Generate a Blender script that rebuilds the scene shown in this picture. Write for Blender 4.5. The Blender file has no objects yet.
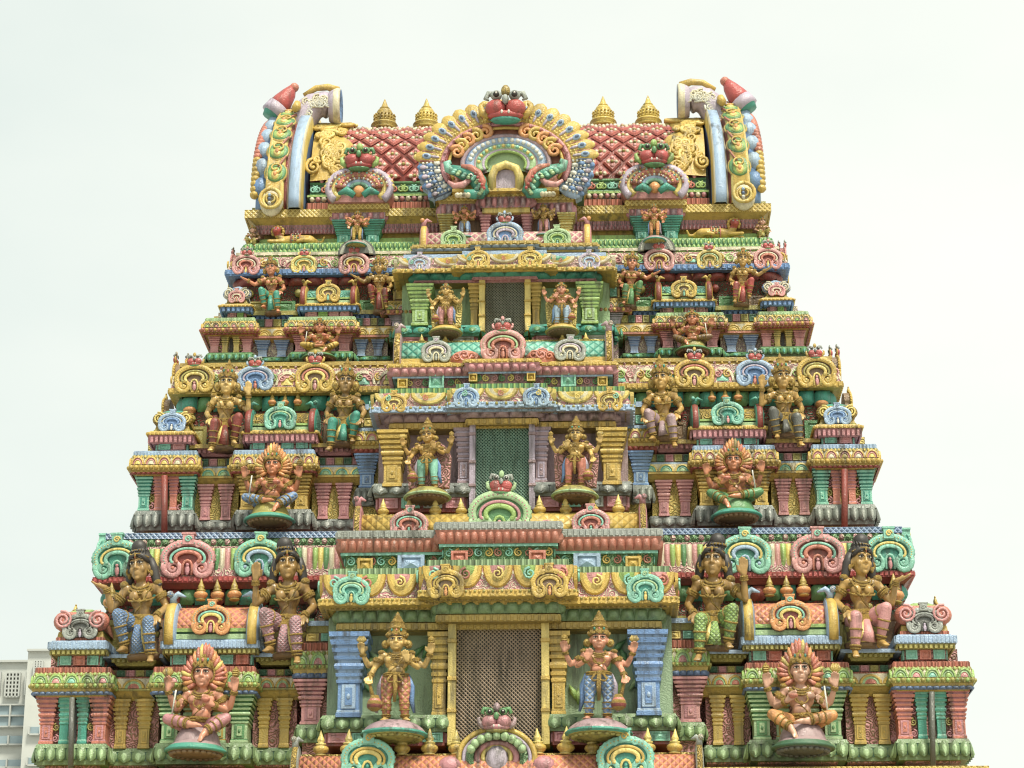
import bpy, math, random
import numpy as np
from mathutils import Vector, Matrix
random.seed(7)
EXPO = 0.6
PI = math.pi
R = math.radians
scene = bpy.context.scene
COL = scene.collection

# ---------------------------------------------------------------- camera geometry
F, PITCH, CY, CZ, CX = 2400.0, R(19.0), -24.0, 1.6, 0.9
SP, CP = math.sin(PITCH), math.cos(PITCH)
def scl(py, Y):                      # metres per pixel at image row py on the depth plane Y
    return (Y - CY) / (F * CP - (384 - py) * SP)
def Zp(py, Y):
    return CZ + scl(py, Y) * (F * SP + (384 - py) * CP)

# ---------------------------------------------------------------- materials
MATS = {}
def newmat(name):
    m = bpy.data.materials.new(name); m.use_nodes = True
    nt = m.node_tree; bs = nt.nodes['Principled BSDF']
    return m, nt, bs
def nd(nt, t, **kw):
    n = nt.nodes.new(t)
    for k, v in kw.items(): setattr(n, k, v)
    return n
def mixc(nt, fac, a, b, mode='MIX'):
    n = nd(nt, 'ShaderNodeMix', data_type='RGBA', blend_type=mode)
    if isinstance(fac, (int, float)): n.inputs[0].default_value = fac
    else: nt.links.new(fac, n.inputs[0])
    for i, c in ((6, a), (7, b)):
        if isinstance(c, (tuple, list)): n.inputs[i].default_value = (*c[:3], 1)
        else: nt.links.new(c, n.inputs[i])
    return n.outputs[2]
def ramp(nt, src, p0, p1, c0=(0, 0, 0), c1=(1, 1, 1)):
    r = nd(nt, 'ShaderNodeValToRGB'); e = r.color_ramp.elements
    e[0].position = p0; e[1].position = p1; e[0].color = (*c0, 1); e[1].color = (*c1, 1)
    nt.links.new(src, r.inputs[0]); return r.outputs[0]
def math_n(nt, op, a, b=None, c=None):
    n = nd(nt, 'ShaderNodeMath', operation=op)
    for i, v in enumerate((a, b, c)):
        if v is None: continue
        if isinstance(v, (int, float)): n.inputs[i].default_value = v
        else: nt.links.new(v, n.inputs[i])
    return n.outputs[0]
def noise(nt, vec, scale, detail=3, rough=.6):
    n = nd(nt, 'ShaderNodeTexNoise'); n.inputs['Scale'].default_value = scale
    n.inputs['Detail'].default_value = detail; n.inputs['Roughness'].default_value = rough
    nt.links.new(vec, n.inputs['Vector']); return n.outputs['Fac']
def mapped(nt, vec, sc=(1, 1, 1), rot=(0, 0, 0)):
    m = nd(nt, 'ShaderNodeMapping'); m.inputs['Scale'].default_value = sc
    m.inputs['Rotation'].default_value = rot
    nt.links.new(vec, m.inputs['Vector']); return m.outputs[0]

def paint(name, col, style='plain', col2=None, scale=9.0, rough=.4, stain=.5, bump=.25, carve=.26):
    """old gloss paint on carved plaster: mottled, weather-streaked, faintly rough; style adds carved filigree"""
    m, nt, bs = newmat(name)
    tc = nd(nt, 'ShaderNodeTexCoord').outputs['Object']
    gp = nd(nt, 'ShaderNodeNewGeometry').outputs['Position']
    c = col; h = None
    if style == 'scroll':
        warp = nd(nt, 'ShaderNodeTexNoise'); warp.inputs['Scale'].default_value = scale * .8
        nt.links.new(gp, warp.inputs['Vector'])
        wv = nd(nt, 'ShaderNodeVectorMath', operation='MULTIPLY_ADD')
        nt.links.new(warp.outputs['Color'], wv.inputs[0]); wv.inputs[1].default_value = (.09,) * 3
        nt.links.new(gp, wv.inputs[2])
        vo = nd(nt, 'ShaderNodeTexVoronoi'); vo.inputs['Scale'].default_value = scale
        nt.links.new(wv.outputs[0], vo.inputs['Vector'])
        s = math_n(nt, 'SINE', math_n(nt, 'MULTIPLY', vo.outputs['Distance'], 26.0))
        f = ramp(nt, s, .35, .65); h = s
        c = mixc(nt, f, col2 or tuple(x * .45 for x in col), col)
    elif style == 'diamond':
        k = scale
        sx = nd(nt, 'ShaderNodeSeparateXYZ'); nt.links.new(gp, sx.inputs[0])
        a = math_n(nt, 'ADD', math_n(nt, 'MULTIPLY', sx.outputs[0], k), math_n(nt, 'MULTIPLY', sx.outputs[2], k))
        b = math_n(nt, 'SUBTRACT', math_n(nt, 'MULTIPLY', sx.outputs[0], k), math_n(nt, 'MULTIPLY', sx.outputs[2], k))
        fa = math_n(nt, 'ABSOLUTE', math_n(nt, 'SUBTRACT', math_n(nt, 'FRACT', a), .5))
        fb = math_n(nt, 'ABSOLUTE', math_n(nt, 'SUBTRACT', math_n(nt, 'FRACT', b), .5))
        mx = math_n(nt, 'MAXIMUM', fa, fb)
        h = math_n(nt, 'MULTIPLY', mx, -2.0)
        c = mixc(nt, ramp(nt, mx, .36, .42), col, col2 or tuple(x * .5 for x in col))
    elif style == 'flute':
        sx = nd(nt, 'ShaderNodeSeparateXYZ'); nt.links.new(gp, sx.inputs[0])
        s = math_n(nt, 'SINE', math_n(nt, 'MULTIPLY', math_n(nt, 'ADD', sx.outputs[0], sx.outputs[1]), scale * 6.28))
        h = s; c = mixc(nt, ramp(nt, s, .25, .6), col2 or tuple(x * .5 for x in col), col)
    elif style == 'rope':
        sx = nd(nt, 'ShaderNodeSeparateXYZ'); nt.links.new(gp, sx.inputs[0])
        s = math_n(nt, 'SINE', math_n(nt, 'MULTIPLY', math_n(nt, 'ADD', sx.outputs[0], math_n(nt, 'MULTIPLY', sx.outputs[2], .6)), scale * 6.28))
        h = s; c = mixc(nt, ramp(nt, s, .2, .5), col2 or tuple(x * .45 for x in col), col)
    n1 = noise(nt, gp, 2.6, 4)
    dull = tuple(x * .62 + .02 for x in col)
    if style == 'plain' and carve:
        # shallow hand-carved tendrils whose grooves take a darker tone of the same colour, broken up by noise
        wn = nd(nt, 'ShaderNodeTexNoise'); wn.inputs['Scale'].default_value = 11; wn.inputs['Detail'].default_value = 2
        nt.links.new(gp, wn.inputs['Vector'])
        wv = nd(nt, 'ShaderNodeVectorMath', operation='MULTIPLY_ADD'); nt.links.new(wn.outputs['Color'], wv.inputs[0]); wv.inputs[1].default_value = (.10,) * 3; nt.links.new(gp, wv.inputs[2])
        vo = nd(nt, 'ShaderNodeTexVoronoi'); vo.inputs['Scale'].default_value = 15; nt.links.new(wv.outputs[0], vo.inputs['Vector'])
        h = math_n(nt, 'SINE', math_n(nt, 'MULTIPLY', vo.outputs['Distance'], 24.0))
        mask = math_n(nt, 'MULTIPLY', ramp(nt, h, .45, .1), math_n(nt, 'MULTIPLY', ramp(nt, noise(nt, gp, 4.5, 2), .38, .6), carve))
        c = mixc(nt, mask, col, tuple(x * .42 for x in col))
        hue = noise(nt, gp, 1.1, 2)
        c = mixc(nt, math_n(nt, 'MULTIPLY', ramp(nt, hue, .45, .7), .30), c, (col[0] * .8 + .06, col[1] * .9 + .05, col[2] * .7 + .02))
    if isinstance(c, tuple):
        c = mixc(nt, ramp(nt, n1, .35, .75), c, tuple(min(1, x * .72 + .03) for x in col))
    else:
        c = mixc(nt, math_n(nt, 'MULTIPLY', ramp(nt, n1, .4, .8), .35), c, dull)
    # rain streaks and blotches of grime, with shapes of their own
    st = noise(nt, mapped(nt, gp, (9, 9, 1.1)), 1.6, 4, .65)
    c = mixc(nt, math_n(nt, 'MULTIPLY', ramp(nt, st, .47, .64), math_n(nt, 'MULTIPLY_ADD', ramp(nt, noise(nt, gp, .9, 3), .42, .62), stain * 1.1, stain * .45)), c, (.055, .05, .035))
    gr = noise(nt, gp, 7.5, 5, .72)
    c = mixc(nt, math_n(nt, 'MULTIPLY', ramp(nt, gr, .52, .70), stain * .5), c, tuple(x * .36 + .012 for x in col))
    # sun-bleached chalky specks
    sp = noise(nt, gp, 38, 3, .7)
    c = mixc(nt, math_n(nt, 'MULTIPLY', ramp(nt, sp, .6, .72), .08), c, (.62, .60, .50))
    nt.links.new(c, bs.inputs['Base Color'])
    bs.inputs['Roughness'].default_value = rough
    bs.inputs['Specular IOR Level'].default_value = .5
    fine = noise(nt, gp, 55, 3, .7)
    b = nd(nt, 'ShaderNodeBump'); b.inputs['Strength'].default_value = bump; b.inputs['Distance'].default_value = .012
    nt.links.new(fine, b.inputs['Height']); nrm = b.outputs[0]
    if h is not None:
        b2 = nd(nt, 'ShaderNodeBump'); b2.inputs['Strength'].default_value = .22 if style == 'plain' else .7; b2.inputs['Distance'].default_value = .008 if style == 'plain' else .016
        nt.links.new(h, b2.inputs['Height']); nt.links.new(nrm, b2.inputs['Normal']); nrm = b2.outputs[0]
    nt.links.new(nrm, bs.inputs['Normal'])
    MATS[name] = m
    return m

C = dict(
 gold=(.50, .345, .085), ochre=(.38, .27, .068), yellow=(.61, .48, .155), olive=(.31, .275, .08), darkgold=(.25, .175, .045),
 green=(.105, .25, .105), leaf=(.29, .43, .13), palegreen=(.34, .48, .26), darkgreen=(.05, .13, .075), teal=(.06, .28, .215), mint=(.22, .48, .375),
 blue=(.14, .25, .47), paleblue=(.31, .42, .57), navy=(.10, .15, .26), red=(.40, .075, .07), coral=(.50, .18, .13), orange=(.60, .28, .11),
 maroon=(.23, .05, .04), pink=(.56, .275, .27), rose=(.47, .215, .235), mauve=(.35, .245, .265), lilac=(.44, .375, .46), grey=(.30, .32, .295),
 darkgrey=(.12, .125, .115), cream=(.58, .53, .385), white=(.68, .67, .60), crimson=(.44, .125, .105), slate=(.17, .19, .175), brick=(.37, .145, .10), sage=(.165, .25, .12), brown=(.20, .125, .07), black=(.03, .03, .03), stone=(.37, .37, .31),
)
for k in C:
    if k not in ('black', 'darkgrey', 'white'): C[k] = tuple(min(.82, x * (1.12 if k in ('gold', 'yellow', 'ochre', 'olive', 'cream') else 1.06)) for x in C[k])
for k, v in C.items(): paint(k, v)
for nme, a, b, sc in (('gold_scroll', 'gold', 'darkgold', 11), ('green_scroll', 'palegreen', 'green', 13), ('pink_scroll', 'mauve', 'pink', 13),
    ('grey_scroll', 'grey', 'cream', 13), ('brown_scroll', 'brown', 'pink', 11), ('teal_scroll', 'teal', 'mint', 12), ('olive_scroll', 'olive', 'yellow', 12),
    ('mauve_scroll', 'mauve', 'cream', 14), ('red_scroll', 'maroon', 'coral', 12), ('cream_scroll', 'cream', 'rose', 12), ('blue_scroll', 'blue', 'white', 12),
    ('lilac_scroll', 'lilac', 'white', 14), ('darkgreen_scroll', 'darkgreen', 'maroon', 12)):
    paint(nme, C[a], 'scroll', C[b], sc)
for nme, a, b, sc in (('coral_diamond', 'coral', 'orange', 13), ('gold_diamond', 'gold', 'ochre', 9), ('teal_diamond', 'mint', 'teal', 9), ('pink_diamond', 'rose', 'cream', 10),
    ('red_plaid', 'coral', 'ochre', 15), ('blue_plaid', 'blue', 'grey', 17), ('green_plaid', 'leaf', 'sage', 20), ('blue_chain', 'navy', 'paleblue', 17), ('gold_chain', 'ochre', 'yellow', 18), ('rose_plaid', 'mauve', 'rose', 24), ('navy_plaid', 'blue', 'slate', 26)):
    paint(nme, C[a], 'diamond', C[b], sc)
for nme, a, b, sc in (('green_rope', 'leaf', 'green', 17), ('mint_rope', 'palegreen', 'sage', 17), ('coral_rope', 'coral', 'brick', 18), ('gold_rope', 'gold', 'darkgold', 15), ('mauve_rope', 'mauve', 'rose', 16)):
    paint(nme, C[a], 'flute', C[b], sc)
for nme, a, b, sc in (('stripe_frieze', 'cream', 'green', 11), ('blue_flute', 'paleblue', 'blue', 13)):
    paint(nme, C[a], 'flute', C[b], sc)
paint('niche_green', (.27, .37, .23), carve=.12)
for nme, c in (('skin_gold', (.48, .295, .085)), ('skin_bronze', (.37, .225, .075)), ('skin_yellow', (.62, .42, .14)), ('skin_rose', (.66, .31, .20)), ('skin_coral', (.58, .235, .12)), ('skin_pale', (.62, .36, .25))):
    paint(nme, c, rough=.27, stain=.42, bump=.3, carve=0)
paint('jewel', (.60, .42, .11), 'scroll', (.36, .22, .05), 30, rough=.35, stain=.25)
paint('roof_gold', (.56, .42, .10), rough=.3)
paint('hair_black', (.035, .03, .027), rough=.5, carve=0, stain=.1)
paint('eye_white', (.7, .66, .58), carve=0, stain=.1); paint('eye_dark', (.015, .012, .01), carve=0, stain=.1); paint('lip', (.36, .07, .05), carve=0, stain=.1)
paint('screen_wire_green', (.22, .35, .28), rough=.5, bump=.05); paint('screen_wire_brown', (.36, .28, .21), bump=.05); paint('screen_wire_grey', (.24, .25, .20), bump=.05)
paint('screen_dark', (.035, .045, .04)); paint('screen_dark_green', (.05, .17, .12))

# ---------------------------------------------------------------- mesh builder
class MB:
    def __init__(s): s.v = []; s.f = []; s.m = []; s.sm = []; s.names = []
    def mi(s, mat):
        if mat not in s.names: s.names.append(mat)
        return s.names.index(mat)
    def add(s, verts, faces, mat, smooth=False):
        o = len(s.v); s.v.extend(verts)
        single = isinstance(mat, str)
        if single: k = s.mi(mat)
        for i, f in enumerate(faces):
            s.f.append(tuple(a + o for a in f)); s.m.append(k if single else s.mi(mat[i])); s.sm.append(smooth)
    def mesh(s, name):
        me = bpy.data.meshes.new(name); me.from_pydata(s.v, [], s.f)
        for n in s.names: me.materials.append(MATS[n])
        me.polygons.foreach_set('material_index', s.m); me.polygons.foreach_set('use_smooth', s.sm)
        me.update(); return me
    def build(s, name, parent=None, bevel=0, loc=None):
        if not s.f: return None
        if loc:
            s.v = [(a - loc[0], b - loc[1], c - loc[2]) for a, b, c in s.v]
        o = bpy.data.objects.new(name, s.mesh(name)); COL.objects.link(o)
        if loc: o.location = loc
        if parent: attach(o, parent)
        if bevel:
            b = o.modifiers.new('edge', 'BEVEL'); b.width = bevel; b.segments = 1; b.limit_method = 'ANGLE'; b.angle_limit = R(50)
        return o
def attach(o, parent):
    """parent without moving: parents here only carry translation and (for parts) scale 1"""
    p = Vector((0, 0, 0)); q = parent
    while q: p += q.location; q = q.parent
    o.location = Vector(o.location) - p; o.parent = parent
def empty(name, loc, label=None, cat=None, group=None):
    o = bpy.data.objects.new(name, None); o.location = loc; COL.objects.link(o); o.empty_display_size = .2
    if label: o['label'] = label
    if cat: o['category'] = cat
    if group: o['group'] = group
    return o

def box(mb, x0, x1, y0, y1, z0, z1, mat):
    v = [(x0, y0, z0), (x1, y0, z0), (x1, y1, z0), (x0, y1, z0), (x0, y0, z1), (x1, y0, z1), (x1, y1, z1), (x0, y1, z1)]
    mb.add(v, [(0, 3, 2, 1), (4, 5, 6, 7), (0, 1, 5, 4), (1, 2, 6, 5), (2, 3, 7, 6), (3, 0, 4, 7)], mat)
def rings(mb, rs, mat, smooth=True, closed=True, cap0=True, cap1=True):
    """loft through rings of equal length; mat = one name or one per ring step"""
    n = len(rs[0]); v = [p for r in rs for p in r]; f = []; mm = []
    for i in range(len(rs) - 1):
        for j in range(n if closed else n - 1):
            k = (j + 1) % n
            f.append((i * n + j, i * n + k, (i + 1) * n + k, (i + 1) * n + j)); mm.append(mat if isinstance(mat, str) else mat[i])
    if cap0: f.append(tuple(range(n))[::-1]); mm.append(mat if isinstance(mat, str) else mat[0])
    if cap1: f.append(tuple((len(rs) - 1) * n + j for j in range(n))); mm.append(mat if isinstance(mat, str) else mat[-1])
    mb.add(v, f, mm, smooth)
def tube(mb, pts, rad, mat, n=6, smooth=True, flat=1.0, up=(0, 1, 0)):
    pts = [Vector(p) for p in pts]; rs = []
    if isinstance(rad, (int, float)): rad = [rad] * len(pts)
    U = Vector(up)
    for i, p in enumerate(pts):
        t = (pts[min(i + 1, len(pts) - 1)] - pts[max(i - 1, 0)])
        t = t.normalized() if t.length > 1e-9 else Vector((0, 0, 1))
        a = t.cross(U); a = a.normalized() if a.length > 1e-4 else Vector((1, 0, 0))
        b = a.cross(t).normalized()
        rs.append([tuple(p + a * (rad[i] * math.cos(2 * PI * j / n)) + b * (rad[i] * flat * math.sin(2 * PI * j / n))) for j in range(n)])
    rings(mb, rs, mat, smooth)
def ball(mb, c, r, mat, n=10, k=6, rot=None):
    if isinstance(r, (int, float)): r = (r, r, r)
    rs = []
    for i in range(k + 1):
        ph = -PI / 2 + PI * i / k; ph = max(-PI / 2 + .12, min(PI / 2 - .12, ph))
        rr = []
        for j in range(n):
            p = Vector((r[0] * math.cos(ph) * math.cos(2 * PI * j / n), r[1] * math.cos(ph) * math.sin(2 * PI * j / n), r[2] * math.sin(ph)))
            if rot: p = rot @ p
            rr.append((p.x + c[0], p.y + c[1], p.z + c[2]))
        rs.append(rr)
    rings(mb, rs, mat)
def lathe(mb, c, prof, mat, n=14, smooth=True):
    """prof bottom to top: (radius, z[, material of the step above])"""
    rs = [[(c[0] + p[0] * math.cos(2 * PI * j / n), c[1] + p[0] * math.sin(2 * PI * j / n), c[2] + p[1]) for j in range(n)] for p in prof]
    mats = [p[2] if len(p) > 2 else mat for p in prof[:-1]]
    rings(mb, rs, mats, smooth)
def spiral(cx, cz, r0, r1, a0, turns, n=16, y=0):
    return [(cx + (r0 + (r1 - r0) * i / n) * math.cos(a0 + turns * 2 * PI * i / n), y, cz + (r0 + (r1 - r0) * i / n) * math.sin(a0 + turns * 2 * PI * i / n)) for i in range(n + 1)]

# ---------------------------------------------------------------- bays: U-shaped moulding stacks
class Bay:
    """a projecting bay traced as image columns u0..u1 left (side -1) or right (+1) of the axis; side 0 = straddles it"""
    def __init__(s, u0, u1, side, yf, yb, pref):
        s.s = scl(pref, yf); s.yf, s.yb = yf, yb
        if side == 0: s.x0, s.x1 = -u1 * s.s, u1 * s.s
        elif side < 0: s.x0, s.x1 = -u1 * s.s, -u0 * s.s
        else: s.x0, s.x1 = u0 * s.s, u1 * s.s
    def y(s, off): return s.yf - off * s.s
    def z(s, py, off=0): return Zp(py, s.y(off))
    def stack(s, mb, segs, cap=True):
        """segs top to bottom: (py_top, py_bottom, off_top, off_bottom, material), offsets in pixels"""
        rs = []; mats = []
        for (pt, pb, ot, ob, m) in reversed(segs):
            for (p, o) in ((pb, ob), (pt, ot)):
                om = o * s.s; z = s.z(p, o)
                rs.append(([(s.x0 - om, s.yf - om, z), (s.x1 + om, s.yf - om, z), (s.x1 + om, s.yb, z), (s.x0 - om, s.yb, z)], m, o))
        for i in range(len(rs) - 1):
            a, b = rs[i], rs[i + 1]
            mats.append(a[1] if (a[1] == b[1] or a[2] >= b[2]) else b[1])
        rings(mb, [r[0] for r in rs], mats, smooth=False, cap0=True, cap1=True)
    def row(s, mb, kind, off, py0, py1, w, mats, depth=4, sides=True, out=0.3):
        """repeat an ornament along the front and both returns"""
        om = off * s.s; y = s.yf - om; z0, z1 = Zp(py1, y), Zp(py0, y)
        L = s.x1 - s.x0 + 2 * om; wm = w * s.s
        n = max(1, round(L / wm)); st = L / n
        for i in range(n):
            ORN[kind](mb, Vector((s.x0 - om + (i + .5) * st, y, (z0 + z1) / 2)), Vector((1, 0, 0)), Vector((0, -1, 0)), st, z1 - z0, depth * s.s, mats, i)
        if sides:
            D = min(s.yb - y, .8); n2 = max(1, round(D / wm)); s2 = D / n2
            for i in range(n2):
                ORN[kind](mb, Vector((s.x0 - om, y + (i + .5) * s2, (z0 + z1) / 2)), Vector((0, -1, 0)), Vector((-1, 0, 0)), s2, z1 - z0, depth * s.s, mats, i)
                ORN[kind](mb, Vector((s.x1 + om, y + (i + .5) * s2, (z0 + z1) / 2)), Vector((0, 1, 0)), Vector((1, 0, 0)), s2, z1 - z0, depth * s.s, mats, i)
def put(mb, loc, O, t, n, faces, mat, smooth=True):
    z = Vector((0, 0, 1))
    mb.add([tuple(O + t * a + n * d + z * c) for a, d, c in loc], faces, mat, smooth)
def _grid(nx, nz): return [(j * (nx + 1) + i, j * (nx + 1) + i + 1, (j + 1) * (nx + 1) + i + 1, (j + 1) * (nx + 1) + i) for j in range(nz) for i in range(nx)]
GR5 = _grid(5, 5)
def o_petal(mb, O, t, n, w, h, d, mats, i):
    v = []
    for j in range(6):
        for k in range(6):
            a, c = k / 5 - .5, j / 5 - .5
            v.append((a * w * .98, d * (max(0, math.cos(PI * a)) ** .6) * (max(0, math.cos(PI * c)) ** .5), c * h))
    put(mb, v, O, t, n, GR5, mats[i % len(mats)])
def _fan(flip):
    def fn(mb, O, t, n, w, h, d, mats, i):
        rr = (1, .93, .74, .72, .50, .48, .2); hh = (0, .8, .9, .45, .7, .4, .85)
        K = 9; v = []; f = []; mm = []
        q = mats[3:] or [mats[2]]
        seq = (mats[0], mats[0], mats[1], mats[1], q[i % len(q)], q[i % len(q)])
        for r, e in zip(rr, hh):
            for k in range(K + 1):
                th = PI * k / K
                c = r * math.sin(th) - .5
                v.append((r * math.cos(th) * w * .5, d * e, (c if not flip else -c) * h))
        for a in range(len(rr) - 1):
            for k in range(K):
                f.append((a * (K + 1) + k, a * (K + 1) + k + 1, (a + 1) * (K + 1) + k + 1, (a + 1) * (K + 1) + k)); mm.append(seq[a])
        f.append(tuple((len(rr) - 1) * (K + 1) + k for k in range(K + 1))); mm.append(seq[-1])
        put(mb, v, O, t, n, f, mm, False)
    return fn
def o_dent(mb, O, t, n, w, h, d, mats, i):
    a, c = w * .36, h * .5; b = (.15 * w)
    v = [(-a, 0, -c), (a, 0, -c), (a, 0, c), (-a, 0, c), (-a * .8, d, -c * .85), (a * .8, d, -c * .85), (a * .8, d, c * .85), (-a * .8, d, c * .85)]
    put(mb, v, O, t, n, [(4, 5, 6, 7), (0, 1, 5, 4), (1, 2, 6, 5), (2, 3, 7, 6), (3, 0, 4, 7)], mats[i % len(mats)], False)
def o_bead(mb, O, t, n, w, h, d, mats, i):
    r = min(w, h) * .46; c = O + n * (d * .3); ball(mb, c, r, mats[i % len(mats)], 7, 4)
def o_curl(mb, O, t, n, w, h, d, mats, i):
    r = min(w, h) * .46; sg = 1 if i % 2 else -1
    p = spiral(0, 0, r, r * .15, PI * .5, 1.6, 13)
    tube(mb, [tuple(O + t * (a * sg) + n * (d * .4) + Vector((0, 0, 1)) * c) for a, _, c in p], [r * .24 * (1 - .45 * k / 13) for k in range(14)], mats[i % len(mats)], 5, up=tuple(n))
def o_square(mb, O, t, n, w, h, d, mats, i):
    m = mats[i % len(mats)]
    if m is None: return
    a, c = w * .42, h * .48
    v = [(-a, 0, -c), (a, 0, -c), (a, 0, c), (-a, 0, c), (-a, d, -c), (a, d, -c), (a, d, c), (-a, d, c),
         (-a * .72, d, -c * .68), (a * .72, d, -c * .68), (a * .72, d, c * .68), (-a * .72, d, c * .68),
         (-a * .66, d * .5, -c * .6), (a * .66, d * .5, -c * .6), (a * .66, d * .5, c * .6), (-a * .66, d * .5, c * .6), (0, d * 1.1, 0)]
    f = [(0, 1, 5, 4), (1, 2, 6, 5), (2, 3, 7, 6), (3, 0, 4, 7)]
    for b in (4, 8):
        f += [(b + q, b + (q + 1) % 4, b + 4 + (q + 1) % 4, b + 4 + q) for q in range(4)]
    f += [(12 + q, 12 + (q + 1) % 4, 16) for q in range(4)]
    put(mb, v, O, t, n, f, m, False)
def o_lotus(mb, O, t, n, w, h, d, mats, i):
    for lay, (kw, kd, m) in enumerate(((.97, 1.0, mats[0]), (.62, 1.22, mats[1 % len(mats)]))):
        v = []
        for j in range(6):
            c = j / 5 - .5; hw = .5 * w * kw * max(.05, 1 - abs(2 * c) ** 3) ** .5
            for q in range(6):
                a = q / 5 * 2 - 1
                v.append((a * hw, d * kd * (.25 + .75 * max(0, 1 - abs(a) ** 2.6)) * (.72 - .5 * c) * (1 - .6 * max(0, 2 * c) ** 3) - (.1 * d if lay == 0 and abs(a) > .9 else 0), c * h * (1 if lay == 0 else .72)))
        put(mb, v, O, t, n, GR5, m)
ORN = dict(lotus=o_lotus, petal=o_petal, fan=_fan(False), fan_down=_fan(True), dent=o_dent, bead=o_bead, curl=o_curl, square=o_square)

TOWER = empty('temple_tower', (0, 3.2, 0), 'tall painted temple gateway tower covered in tiers of carved statues and scrollwork', 'temple tower')
def part(mb, name, bevel=.006, parent=None): return mb.build(name, parent or TOWER, bevel)

# ---------------------------------------------------------------- ornaments that recur as parts
def kirti(mb, c, r, cheek='red', brow='green', chin='teal', extra='gold'):
    """grinning guardian mask: bulging cheeks, goggle eyes, jaw, curled horns"""
    x, y, z = c
    for sg in (-1, 1):
        ball(mb, (x + sg * .44 * r, y - .25 * r, z), (.50 * r, .42 * r, .42 * r), cheek)
        ball(mb, (x + sg * .42 * r, y - .30 * r, z + .62 * r), (.27 * r, .25 * r, .25 * r), brow)
        ball(mb, (x + sg * .42 * r, y - .50 * r, z + .60 * r), .15 * r, 'eye_dark', 8, 5)
        ball(mb, (x + sg * .42 * r, y - .62 * r, z + .62 * r), .055 * r, 'eye_white', 6, 4)
        tube(mb, [(x + sg * .5 * r, y, z + .8 * r), (x + sg * .8 * r, y, z + .86 * r), (x + sg * .92 * r, y, z + .6 * r), (x + sg * .78 * r, y - .05 * r, z + .5 * r)], [.17 * r, .16 * r, .12 * r, .05 * r], brow, 6)
        tube(mb, [(x + sg * .75 * r, y, z - .3 * r), (x + sg * 1.08 * r, y, z - .1 * r), (x + sg * 1.15 * r, y, z + .25 * r), (x + sg * 1.0 * r, y, z + .35 * r)], [.2 * r, .18 * r, .12 * r, .05 * r], extra, 6)
        ball(mb, (x + sg * .16 * r, y - .6 * r, z - .32 * r), (.06 * r, .05 * r, .1 * r), 'white', 6, 4)
    ball(mb, (x, y - .55 * r, z + .32 * r), (.17 * r, .2 * r, .24 * r), brow)
    ball(mb, (x, y - .2 * r, z - .36 * r), (.85 * r, .4 * r, .24 * r), cheek)
    ball(mb, (x, y - .15 * r, z - .56 * r), (.72 * r, .38 * r, .17 * r), chin)
    ball(mb, (x, y - .1 * r, z + .95 * r), (.22 * r, .2 * r, .3 * r), extra)

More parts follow.
